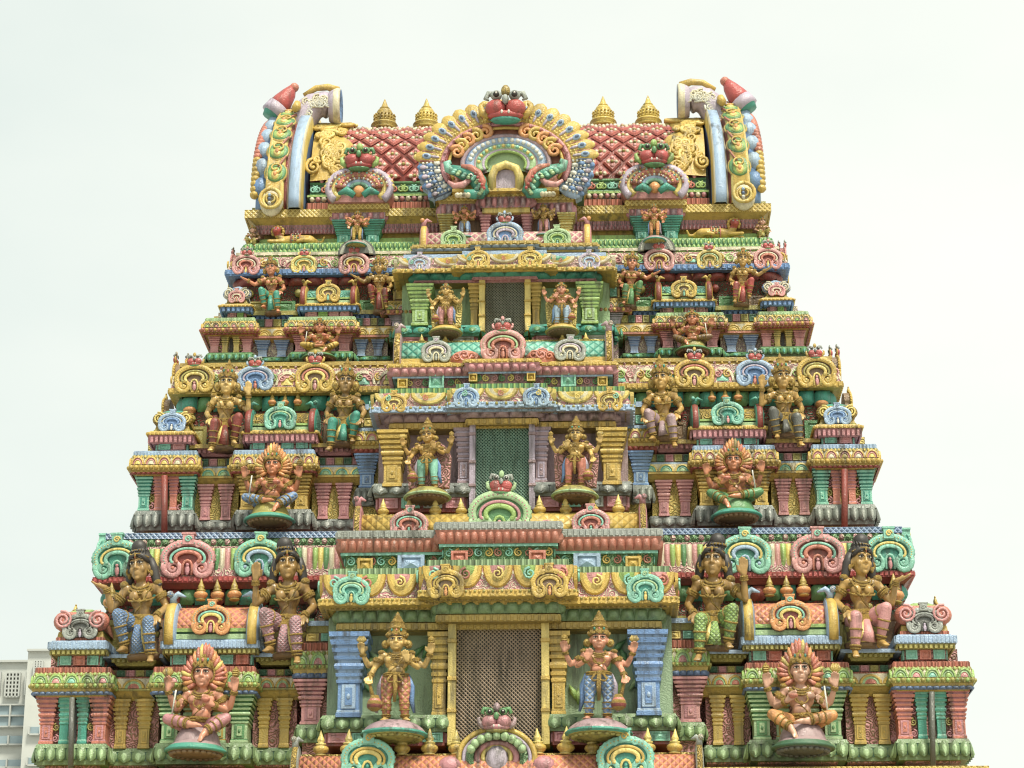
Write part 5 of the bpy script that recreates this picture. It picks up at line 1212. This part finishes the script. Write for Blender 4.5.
NSTAT = 0
def statue(x_u, y, py_head, py_ref, kind, label, group, skin, cloth, crown='tall', side=1, ref='foot', hair=False, earring=0, halo=None, pedestal=None, items=(), back=None, crown_h=1.0, name='statue', seat=None, fat=1.0):
    """side -1 mirrors the pose. py_head = image row of the top of the skull; py_ref = image row of the foot sole (standing) or of the hips (seated)"""
    s = scl((py_head + py_ref) / 2, y)
    zr, zh = Zp(py_ref, y), Zp(py_head, y)
    span = dict(guard=1.0, cross=.60).get(kind, .5) + .05
    Hh = (zh - zr) / span
    B = body_meshes(kind); P = B['P']; Hf, V = B['H'], B['V']
    zb = zr if kind in ('guard', 'cross') else zr
    r = empty(name, ((x_u) * s, y, zb), label, 'statue', group)
    inst(B['body'], 'body', r, [skin, 'lip']); inst(B['garment'], 'garment', r, [cloth]); inst(B['sash'], 'sash', r); inst(B['jewellery'], 'jewellery', r); inst(B['eyes'], 'eyes', r)
    if crown:
        inst(crown_mb(Hf, crown, crown_h).mesh('crown'), 'crown', r)
    if hair:
        mb = MB(); c = Hf(0, .018, .030)
        ball(mb, c, (.1, .092, .094), 'hair_black', 16, 10); ball(mb, Hf(-.02, .03, .125), (.066, .064, .06), 'hair_black', 14, 8); ball(mb, Hf(-.01, .03, .09), (.076, .07, .05), 'hair_black', 12, 8)
        for sg in (-1, 1):
            tube(mb, [Hf(sg * .066, .005, .04), Hf(sg * .084, .02, -.02), Hf(sg * .092, .03, -.08), Hf(sg * .115, .03, -.12), Hf(sg * .128, .02, -.11)], [.033, .04, .036, .026, .01], 'hair_black', 8)
            tube(mb, [Hf(0, -.066, .066), Hf(sg * .04, -.056, .052), Hf(sg * .068, -.02, .02)], [.016, .02, .016], 'hair_black', 7)
        for q in range(7): tube(mb, [Hf(-.06 + q * .02, -.05 + .006 * abs(q - 3), .085), Hf(-.05 + q * .016, .0, .115), Hf(-.04 + q * .012, .04, .12)], .006, 'hair_black', 5)
        o = inst(mb.mesh('hair'), 'hair', r)
        mb = MB(); tube(mb, [Hf(-.07, -.02, .045), Hf(-.03, -.066, .062), Hf(0, -.073, .065), Hf(.03, -.066, .062), Hf(.07, -.02, .045)], .008, 'jewel', 6); ball(mb, Hf(0, -.077, .058), (.010, .008, .018), 'jewel', 8, 5)
        tube(mb, [Hf(-.05 + .054 * math.cos(2 * PI * q / 14) + .03, .03 + .054 * math.sin(2 * PI * q / 14), .098) for q in range(15)], .008, 'jewel', 5, up=(0, 0, 1)); inst(mb.mesh('headband'), 'headband', r)
    if earring:
        mb = MB()
        for sg in (-1, 1):
            for rr, yy, m in ((earring, .010, 'jewel'), (earring * .72, -.004, 'ochre'), (earring * .4, -.012, 'jewel')):
                c = Hf(sg * (.070 + earring * .42), .012, -.02)
                rr *= 1.15; rings(mb, [[(c[0] + rr * math.cos(2 * PI * q / 18), c[1] + .014, c[2] + rr * 1.25 * math.sin(2 * PI * q / 18)) for q in range(18)], [(c[0] + rr * math.cos(2 * PI * q / 18), c[1] + yy - .02, c[2] + rr * 1.25 * math.sin(2 * PI * q / 18)) for q in range(18)], [(c[0] + rr * .8 * math.cos(2 * PI * q / 18), c[1] + yy - .03, c[2] + rr * 1.0 * math.sin(2 * PI * q / 18)) for q in range(18)]], m, True)
        inst(mb.mesh('ear_ornament'), 'ear_ornament', r)
    if halo:
        mb = MB(); h0, h1 = halo; N = 15
        def hpos(k, a, yy):      # flame outline: rounded sides drawn up to a point
            pk = 1 + .42 * max(0, math.sin(a)) ** 6
            return Hf(.155 * k * math.cos(a) * (1 - .1 * max(0, math.sin(a))), yy, .005 + .150 * k * math.sin(a) * pk)
        pl = [hpos(1, R(-58 + 296 * q / 40), 0) for q in range(41)]
        rings(mb, [[(x, .06, z) for x, _, z in pl], [(x, .025, z) for x, _, z in pl], [(x * .9, .005, Hf(0, 0, 0)[2] + (z - Hf(0, 0, 0)[2]) * .9) for x, _, z in pl]], h1, False)
        for q in range(21):
            a = R(-54 + 288 * q / 20); a2 = a + .34 * math.cos(a)
            tube(mb, [hpos(.45, a, -.004), hpos(.66, a + (a2 - a) * .3, -.016), hpos(.86, a + (a2 - a) * .7, -.014), hpos(1.03, a2, .006)], [.012, .019, .020, .007], (h0, h1, 'yellow')[q % 3] if q % 2 else h0, 7)
        tube(mb, [hpos(.50, R(-54 + 288 * q / 24), -.02) for q in range(25)], .010, 'jewel', 5)
        inst(mb.mesh('flame_halo'), 'flame_halo', r)
    if back:
        mb = MB(); pl = [( .30 * math.cos(R(-8 + 196 * q / 22)), .58 + .33 * math.sin(R(-8 + 196 * q / 22)) * 1.0) for q in range(23)]; pl = [(-.27, .06)] + [(.27, .06)] + pl
        rings(mb, [[(a, .16, c + P['shift']) for a, c in pl], [(a, .09, c + P['shift']) for a, c in pl], [(a * .93, .075, .02 + c * .96 + P['shift']) for a, c in pl]], back, False); inst(mb.mesh('back_slab'), 'back_slab', r)
    for it in items:
        mb = MB()
        if it == 'mace':
            x, yy, z = -.235, -.14, .46
            tube(mb, [(x, yy + .02, z + .10), (x + .005, yy, z - .06), (x + .04, yy - .01, z - .22)], [.013, .015, .024], 'jewel', 8)
            lathe(mb, (x + .055, yy - .01, .10), [(.03, 0), (.066, .03, 'maroon'), (.075, .07, 'jewel'), (.066, .11, 'coral'), (.05, .14, 'jewel'), (.035, .18)], 'jewel', 12)
        elif it == 'discs':
            for sg in (-1, 1):
                a = P['arms'][2 if sg < 0 else 3][2]; c = V((a[0] + sg * .005, a[1] - .02, a[2] + .14))
                if sg < 0:
                    for q in range(5): tube(mb, [c + Vector((0, 0, -.04)), c + Vector(((q - 2) * .018, -.01, .01)), c + Vector(((q - 2) * .011, 0, .055))], [.009, .016, .003], 'ochre', 6)
                else:
                    lathe(mb, (c[0], c[1], c[2] - .05), [(.010, 0), (.028, .03), (.034, .06), (.03, .085), (.014, .10), (.004, .115)], 'jewel', 12)
                    for q in range(3): ball(mb, (c[0], c[1] - .03, c[2] - .015 + q * .018), (.03, .008, .006), 'ochre', 8, 5)
        elif it == 'bowl':
            a = P['arms'][1][2]; c = V((a[0] - .055, a[1] - .06, a[2] + .03)); lathe(mb, (c[0], c[1], c[2] - .02), [(.014, 0), (.036, .014), (.042, .034), (.036, .034), (.02, .012)], 'coral', 12)
            a = P['arms'][0][2]; c = V((a[0], a[1] - .05, a[2])); tube(mb, [c + Vector((-.02, 0, -.05)), c + Vector((0, 0, .16))], .008, 'white', 7); ball(mb, c + Vector((.03, -.02, .03)), (.02, .02, .03), 'jewel', 8, 5)
        inst(mb.mesh(it), {'mace': 'mace', 'discs': 'emblem', 'bowl': 'bowl'}[it], r)
    if kind == 'guard' or kind == 'cross':
        f2 = 1 if kind == 'guard' else .62; mb = MB(); pm = pedestal or ('teal', 'mauve', 'olive')
        rr = .31 if kind == 'guard' else .26
        yy = -.03 if kind == 'guard' else -.12; zz = 0 if kind == 'guard' else 0
        if kind == 'cross':    # draped seat block
            lathe(mb, (0, yy + .04, .0), [(.21, -.12, pm[1]), (.20, -.06, pm[1]), (.18, .0, pm[1]), (.15, .05)], pm[1], 20)
            zz = -.05
        lathe(mb, (0, yy, zz), [(a, b2 * f2, *c2) for a, b2, *c2 in [(rr * .3, -.22, pm[2]), (rr * .6, -.20, pm[2]), (rr * .92, -.17, pm[0]), (rr * 1.0, -.15, pm[0]), (rr * .98, -.125, pm[0 if kind == 'cross' else 1]), (rr * .88, -.08, pm[1]), (rr * .72, -.035, pm[1]), (rr * .5, .0, pm[1])]], pm[1], 30)
        tube(mb, [(rr * .99 * math.cos(2 * PI * q / 30), yy + rr * .99 * math.sin(2 * PI * q / 30), zz - .148 * f2) for q in range(31)], .014, pm[0], 6, up=(0, 0, 1))
        for q in range(24):
            a = 2 * PI * q / 24; ball(mb, (rr * .78 * math.cos(a), yy + rr * .78 * math.sin(a), zz - .190 * f2), (.028, .028, .02), pm[2], 7, 5)
        inst(mb.mesh('pedestal'), 'pedestal', r)
    elif seat:
        mb = MB(); z0 = (Zp(seat, y + .05) - zr) / Hh
        lathe(mb, (0, .02, 0), [(.13, z0, 'brown'), (.14, z0 + .03, 'olive'), (.115, z0 + .05, 'brown'), (.12, -.09, 'olive'), (.14, -.06, 'brown'), (.13, -.03)], 'brown', 18)
        tube(mb, [(-.02, -.12, -.02), (-.025, -.17, -.12), (-.02, -.16, z0 + .02)], [.03, .045, .06], cloth, 8, flat=.5); tube(mb, [(.02, -.12, -.02), (.02, -.165, -.12), (.015, -.15, z0 + .02)], [.02, .03, .04], 'yellow', 8, flat=.5)
        inst(mb.mesh('seat'), 'seat', r)
    r.scale = (Hh * side * fat, Hh * fat, Hh); r.rotation_euler = (0, R(random.uniform(1.5, 4.5)) * -side if kind not in ('guard', 'cross') else R(random.uniform(-1.5, 1.5)), R(random.uniform(-6, 6)))
    return r

G_SEAT = 'women statues seated on the ledges'; G_GUARD = 'four armed guardian statues beside the doorways'; G_CROSS = 'cross-legged statues with flame halos'; G_SMALL = 'small winged statues under the roof eave'
def seated(u, Y, head, hip, kind, side, skin, cloth, label, **kw): return statue(u, Y, head, hip, kind, label, G_SEAT, skin, cloth, side=side, fat=.9, **kw)
# lowest ledge
seated(-358, .12, 550, 623, 'offer', 1, 'skin_bronze', 'navy_plaid', 'bronze woman statue in blue leggings with black bun, palm held out left', crown=None, hair=True, seat=658)
seated(-211, .12, 549, 624, 'wave', 1, 'skin_bronze', 'rose_plaid', 'bronze woman statue with raised open hand and mauve leggings, left of the brown-screened doorway', crown=None, hair=True, seat=658)
seated(211, .12, 549, 624, 'wave', -1, 'skin_bronze', 'green_plaid', 'bronze woman statue with long black hair and bright green leggings, right of the brown-screened doorway', crown=None, hair=True, seat=654)
seated(358, .12, 550, 623, 'offer', -1, 'skin_gold', 'pink', 'golden woman statue in pink leggings with black bun, palm held out right', crown=None, hair=True, seat=652)
# middle ledge
seated(-280, 1.0, 371, 424, 'wave', -1, 'skin_yellow', 'maroon', 'yellow-gold crowned woman statue with maroon leggings and hand raised before a blue medallion', crown='cone', earring=.036, seat=449)
seated(-160, 1.0, 371, 424, 'rest', -1, 'skin_bronze', 'teal', 'bronze crowned woman statue in teal striped leggings beside a blue scroll', crown='cone', earring=.036, seat=446)
seated(160, 1.0, 371, 424, 'rest', 1, 'skin_gold', 'mauve', 'gold crowned woman statue with dusky purple leggings, both hands down on her knees', crown='cone', earring=.036, seat=444)
seated(280, 1.0, 371, 424, 'wave', 1, 'skin_gold', 'darkgrey', 'gold crowned woman statue in dark grey leggings touching a pale blue medallion', crown='cone', earring=.036, seat=442)
# upper ledge
seated(-234, 1.68, 259, 294, 'reach', 1, 'skin_coral', 'teal', 'coral-skinned seated statue with teal leggings stretching one arm out to the left', crown='small', earring=.03, seat=313)
seated(-126, 1.68, 259, 292, 'reach', 1, 'skin_gold', 'maroon', 'gold seated statue with maroon leggings, arm laid on the small teal-roofed shrine', crown='small', earring=.03, seat=313)
seated(124, 1.68, 258, 291, 'reach', -1, 'skin_coral', 'green', 'coral-skinned seated statue with green leggings, arm laid on the shrine at its right', crown='small', earring=.03, seat=311)
seated(235, 1.68, 256, 290, 'reach', -1, 'skin_gold', 'red', 'gold seated statue with red leggings stretching one arm out to the right', crown='small', earring=.03, seat=310)
# guardians
def guard(u, Y, head, foot, side, skin, cloth, label, **kw): return statue(u, Y, head, foot, 'guard', label, G_GUARD, skin, cloth, side=side, items=('mace', 'discs'), earring=kw.pop('earring', .034), **kw)
guard(-102, -.66, 632, 722, 1, 'skin_yellow', 'red_plaid', 'large yellow-gold guardian statue in red plaid trousers, left of the brown-screened doorway', pedestal=('teal', 'mauve', 'olive'), fat=1.22)
guard(101, -.66, 632, 722, -1, 'skin_rose', 'blue_plaid', 'large rosy guardian statue in blue plaid trousers, right of the brown-screened doorway', pedestal=('teal', 'mauve', 'olive'), fat=1.22)
guard(-73, .24, 430, 489, 1, 'skin_gold', 'mint', 'guardian statue in mint green trousers on a mauve back slab, left of the green screen', back='brown_scroll', pedestal=('palegreen', 'olive', 'brown'), fat=1.28)
guard(74, .24, 430, 489, -1, 'skin_yellow', 'coral', 'yellow guardian statue in coral trousers, right of the green screen', back='brown_scroll', pedestal=('palegreen', 'olive', 'brown'), fat=1.28)
guard(-58, 1.04, 286, 327, 1, 'skin_yellow', 'pink', 'gold guardian statue in pink skirt-trousers, left of the grey screen high up', back='olive_scroll', pedestal=('olive', 'gold', 'brown'), crown='small', fat=1.28)
guard(58, 1.04, 286, 327, -1, 'skin_rose', 'paleblue', 'pink guardian statue in pale blue trousers, right of the grey screen high up', back='olive_scroll', pedestal=('olive', 'gold', 'brown'), crown='small', fat=1.28)
# cross-legged
def cross(u, Y, head, seatpy, side, skin, cloth, label, halo, ped, **kw): return statue(u, Y, head, seatpy, 'cross', label, G_CROSS, skin, cloth, side=side, items=('discs', 'bowl'), halo=halo, pedestal=ped, **kw)
cross(-299, -.22, 661, 736, 1, 'skin_rose', 'rose', 'pink cross-legged statue with rose trousers, staff and orange flame halo, lower left', ('coral', 'orange'), ('teal', 'mauve', 'brown'), crown='small', fat=1.0)
cross(301, -.22, 661, 736, -1, 'skin_pale', 'orange', 'pink cross-legged statue in orange-yellow trousers with red flame halo, lower right', ('coral', 'orange'), ('darkgreen', 'mauve', 'darkgrey'), crown='small', fat=1.0)
cross(-231, .72, 455, 510, 1, 'skin_coral', 'blue_plaid', 'coral cross-legged statue with blue leggings and orange flame halo on the middle tier', ('orange', 'orange'), ('teal', 'olive', 'brown'), crown='small', fat=1.08)
cross(232, .72, 455, 510, -1, 'skin_coral', 'green', 'coral cross-legged statue with dark green leggings and orange flame halo, right on the middle tier', ('orange', 'coral'), ('teal', 'green', 'brown'), crown='small', fat=1.08)
cross(-186, 1.5, 320, 352, 1, 'skin_coral', 'gold', 'small coral cross-legged statue with golden trousers, left on the upper tier', None, ('green', 'olive', 'brown'), crown='small', fat=1.25)
cross(187, 1.5, 316, 349, -1, 'skin_coral', 'brown', 'small coral cross-legged statue with brown trousers, right on the upper tier', None, ('green', 'olive', 'brown'), crown='small', fat=1.25)
# small figures under the eave, with wing-like extra arms
def small(u, Y, head, foot, side, skin, cloth, label):
    r = statue(u, Y, head, foot, 'guard', label, G_SMALL, skin, cloth, side=side, crown='small', earring=.04, fat=1.15)
    mb = MB()
    for sg in (-1, 1):
        for q in range(5):
            a = R(-35 + 28 * q); tube(mb, [(sg * .10, .06, .70), (sg * (.10 + .13 * math.cos(a)), .05, .72 + .13 * math.sin(a)), (sg * (.10 + .25 * math.cos(a)), .04, .74 + .23 * math.sin(a))], [.05, .06, .025], skin if q % 2 else 'jewel', 7)
    inst(mb.mesh('wing'), 'wing', r); return r
small(-150, Yn - .34, 211, 240, 1, 'skin_coral', 'gold', 'small winged coral statue in gold trousers under the left side arch')
small(148, Yn - .34, 208, 239, -1, 'skin_coral', 'orange', 'small winged coral statue in orange trousers under the right side arch')
small(-41, 1.62, 207, 235, 1, 'skin_coral', 'paleblue', 'small winged statue in pale blue trousers, left of the niche under the peacock arch')
small(38, 1.62, 206, 234, -1, 'skin_gold', 'pink', 'small winged golden statue in pink trousers, right of the niche under the peacock arch')

# crouching figures on the corners and reclining red-faced beasts on the green roll
def crouch(u, Y, head, hip, side, label):
    r = statue(u, Y, head, hip, 'rest', label, 'crouching corner statues', 'skin_pale', 'olive', side=side, crown='small', seat=244, fat=1.25); return r
crouch(-255, Yn - .05, 224, 238, 1, 'little pale crouching statue on the left end of the green roll under the eave')
crouch(254, Yn - .05, 222, 236, -1, 'little pale crouching statue on the right end of the green roll under the eave')
def beast(u, Y, py, side, label):
    s = scl(py, Y); z = Zp(py, Y); r = empty('reclining_beast_statue', (side * u * s, Y, z), label, 'statue', 'reclining beasts under the eave')
    mb = MB(); k = 1.0
    chain(mb, [(-.10, 0, .07), (.08, 0, .085), (.26, .0, .075), (.34, .02, .06)], [.07, .075, .08, .05]); ball(mb, (.27, -.03, .06), (.085, .07, .075), 'gold', 12, 8)
    chain(mb, [(-.12, 0, .09), (-.17, -.03, .16), (-.18, -.05, .19)], [.06, .05, .05]); ball(mb, (-.18, -.07, .20), (.06, .06, .06), 'gold', 12, 8); ball(mb, (-.19, -.12, .18), (.035, .035, .03), 'gold', 10, 6)
    for q in (-1, 1): ball(mb, (-.18 + q * .05, -.04, .255), (.018, .012, .03), 'gold', 8, 5)
    chain(mb, [(-.1, -.05, .05), (-.2, -.1, .03), (-.28, -.14, .02)], [.035, .028, .022]); chain(mb, [(-.1, .05, .05), (-.2, .03, .03), (-.29, .0, .02)], [.035, .028, .022])
    chain(mb, [(.28, -.06, .05), (.20, -.12, .04), (.12, -.13, .02)], [.045, .035, .024]); chain(mb, [(.36, .02, .06), (.44, 0, .05), (.47, -.03, .11)], [.025, .018, .016])
    me = fuse(mb, .010, 2); n = len(me.polygons); co = np.empty(n * 3); me.polygons.foreach_get('center', co); co = co.reshape(-1, 3)
    me.polygons.foreach_set('material_index', ((co[:, 2] > .13) & (co[:, 0] < -.1)).astype(np.int32)); me.materials.append(MATS['gold']); me.materials.append(MATS['red'])
    o = bpy.data.objects.new('body', me); COL.objects.link(o); o.parent = r
    mb = MB()
    for q in range(9): a = R(-30 + 240 * q / 8); ball(mb, (-.17 + .075 * math.cos(a), -.03, .20 + .075 * math.sin(a)), (.026, .03, .026), 'gold', 7, 5)
    o = bpy.data.objects.new('mane', mb.mesh('mane')); COL.objects.link(o); o.parent = r
    mb = MB()
    for xx, rr in ((.02, .088), (.14, .090)): tube(mb, [(xx, rr * math.cos(2 * PI * q / 16), .082 + rr * math.sin(2 * PI * q / 16)) for q in range(17)], .010, 'coral', 6, up=(1, 0, 0))
    for q in range(7):
        for e in range(3): ball(mb, (.035 + e * .04, -.082 * math.cos(R(q * 22 - 20)), .084 + .088 * math.sin(R(q * 22 - 20))), .011, ('teal', 'red', 'cream')[(q + e) % 3], 6, 4)
    o = bpy.data.objects.new('saddle_cloth', mb.mesh('saddle_cloth')); COL.objects.link(o); o.parent = r
    mb = MB()
    for q in (-1, 1): ball(mb, (-.185 + q * .025, -.125, .215), .012, 'eye_white', 7, 5); ball(mb, (-.185 + q * .025, -.135, .215), .006, 'eye_dark', 6, 4)
    o = bpy.data.objects.new('eyes', mb.mesh('eyes')); COL.objects.link(o); o.parent = r
    r.scale = (1.1 * (-side), 1.1, 1.1); r.scale = (.86 * (1 if side < 0 else -1), .9, .86); return r
beast(218, Yn - .02, 243, -1, 'yellow reclining beast with red face and gold mane under the left half of the eave')
beast(214, Yn - .02, 241, 1, 'yellow reclining beast with red face and gold mane under the right half of the eave')

# ================================================================ surroundings
def flat_mat(name, c, rough=.8, sc=3):
    m, nt, bs = newmat(name); gp = nd(nt, 'ShaderNodeNewGeometry').outputs['Position']
    nt.links.new(mixc(nt, noise(nt, gp, sc, 5), c, tuple(x * .7 for x in c)), bs.inputs['Base Color']); bs.inputs['Roughness'].default_value = rough; MATS[name] = m
flat_mat('paving', (.45, .43, .38), .85, 1.2); flat_mat('plaster_white', (.58, .60, .57), .8, .6); flat_mat('spandrel', (.50, .52, .50), .6, .5); flat_mat('window_glass', (.30, .39, .43), .25, .3); flat_mat('lattice', (.36, .37, .33), .7, 5)
mb = MB(); mb.add([(-600, -300, 0), (600, -300, 0), (600, 900, 0), (-600, 900, 0)], [(0, 1, 2, 3)], 'paving'); o = mb.build('ground'); o['kind'] = 'structure'
# pale apartment block behind the tower's lower left corner
yB = 42.0; sB = scl(700, yB); XB = lambda px: (px - 512 - 76) * sB + CX
bld = empty('apartment_block', (XB(0), yB, 0), 'pale cream tower block with lattice window panels behind the lower left of the temple', 'building')
mb = MB(); box(mb, XB(-260), XB(33), yB, yB + 14, 0, Zp(659, yB), 'plaster_white'); box(mb, XB(-262), XB(33.5), yB - .12, yB + 14.1, Zp(659, yB), Zp(657, yB), 'spandrel'); mb.build('wall', bld)
mb = MB(); y2 = yB - 1.2; box(mb, XB(31), XB(120), y2, yB + 12, 0, Zp(648, y2), 'plaster_white'); box(mb, XB(30.5), XB(121), y2 - .12, yB + 12.1, Zp(648, y2), Zp(646, y2), 'spandrel'); mb.build('stair_wing', bld)
def win(x0, x1, p0, p1, y, mat, nx=0, nz=0):
    mb = MB(); a, b2 = XB(x0), XB(x1); z0, z1 = Zp(p1, y), Zp(p0, y); box(mb, a, b2, y - .05, y + .2, z0, z1, mat)
    f = .022
    for q in range(nx + 1): x = a + (b2 - a) * q / max(1, nx); box(mb, x - f, x + f, y - .16, y - .04, z0, z1, 'spandrel')
    for q in range(nz + 1): z = z0 + (z1 - z0) * q / max(1, nz); box(mb, a, b2, y - .14, y - .045, z - f, z + f, 'spandrel')
    mb.build('window', bld)
for i in range(-8, 1):
    dx = i * 34
    win(1 + dx, 15 + dx, 670, 694, yB, 'lattice', 4, 6); win(21 + dx, 29 + dx, 669, 693, yB, 'lattice', 2, 6)
win(39, 47, 658, 677, y2, 'lattice', 3, 8)
for r0, hh in ((702, 22), (733, 9), (757, 8), (780, 9), (804, 9)):
    win(-240, 24, r0, r0 + hh, yB, 'window_glass', 16, 2 if hh > 20 else 0); win(25.5, 30.5, r0 + 1, r0 + hh - 2, yB, 'window_glass', 1, 0); win(38, 60, r0 + 22, r0 + 30, y2, 'window_glass', 2, 0)

# ================================================================ light, sky, camera
SUN_EL, SUN_AZ = R(58), R(28)          # high hazy sun, in front and to the right of the tower
w = bpy.data.worlds.new('World'); scene.world = w; w.use_nodes = True; nt = w.node_tree
bg = nt.nodes['Background']
sky = nd(nt, 'ShaderNodeTexSky', sky_type='NISHITA'); sky.sun_disc = False; sky.sun_elevation = SUN_EL; sky.sun_rotation = R(180) - SUN_AZ; sky.air_density = 1.2; sky.dust_density = 4
tc = nd(nt, 'ShaderNodeTexCoord').outputs['Generated']
n1 = noise(nt, mapped(nt, tc, (1.6, 1.6, 3.2)), 1.5, 5, .55)
sx = nd(nt, 'ShaderNodeSeparateXYZ'); nt.links.new(tc, sx.inputs[0])
f = math_n(nt, 'ADD', math_n(nt, 'MULTIPLY', sx.outputs[0], 1.1), math_n(nt, 'ADD', math_n(nt, 'MULTIPLY', n1, 1.5), -.22))
CLOUD_A, CLOUD_B = (5.9, 6.4, 5.9), (7.5, 7.6, 6.85)
cl = mixc(nt, ramp(nt, f, .15, .95), CLOUD_A, CLOUD_B)       # overcast veil, thinner and brighter towards the sun
nt.links.new(mixc(nt, .88, sky.outputs[0], cl), bg.inputs[0]); bg.inputs[1].default_value = .10
sl = bpy.data.lights.new('sun', 'SUN'); sl.energy = 3.2; sl.angle = R(13); sl.color = (1, .95, .80)
so = bpy.data.objects.new('sun', sl); COL.objects.link(so)
dirv = Vector((math.sin(SUN_AZ) * math.cos(SUN_EL), -math.cos(SUN_AZ) * math.cos(SUN_EL), math.sin(SUN_EL)))
so.rotation_euler = dirv.to_track_quat('Z', 'Y').to_euler()
cam = bpy.data.cameras.new('camera'); cam.sensor_width = 36; cam.lens = 36 * F / 1024; cam.clip_end = 3000
co = bpy.data.objects.new('camera', cam); COL.objects.link(co); co.location = (CX, CY, CZ); co.rotation_euler = (R(90) + PITCH, 0, R(1.85)); scene.camera = co
vs = scene.view_settings; vs.view_transform = 'Standard'; vs.look = 'None'; vs.exposure = EXPO; vs.gamma = 1; vs.use_curve_mapping = False
scene.cycles.max_bounces = 6; scene.cycles.filter_width = 1.15
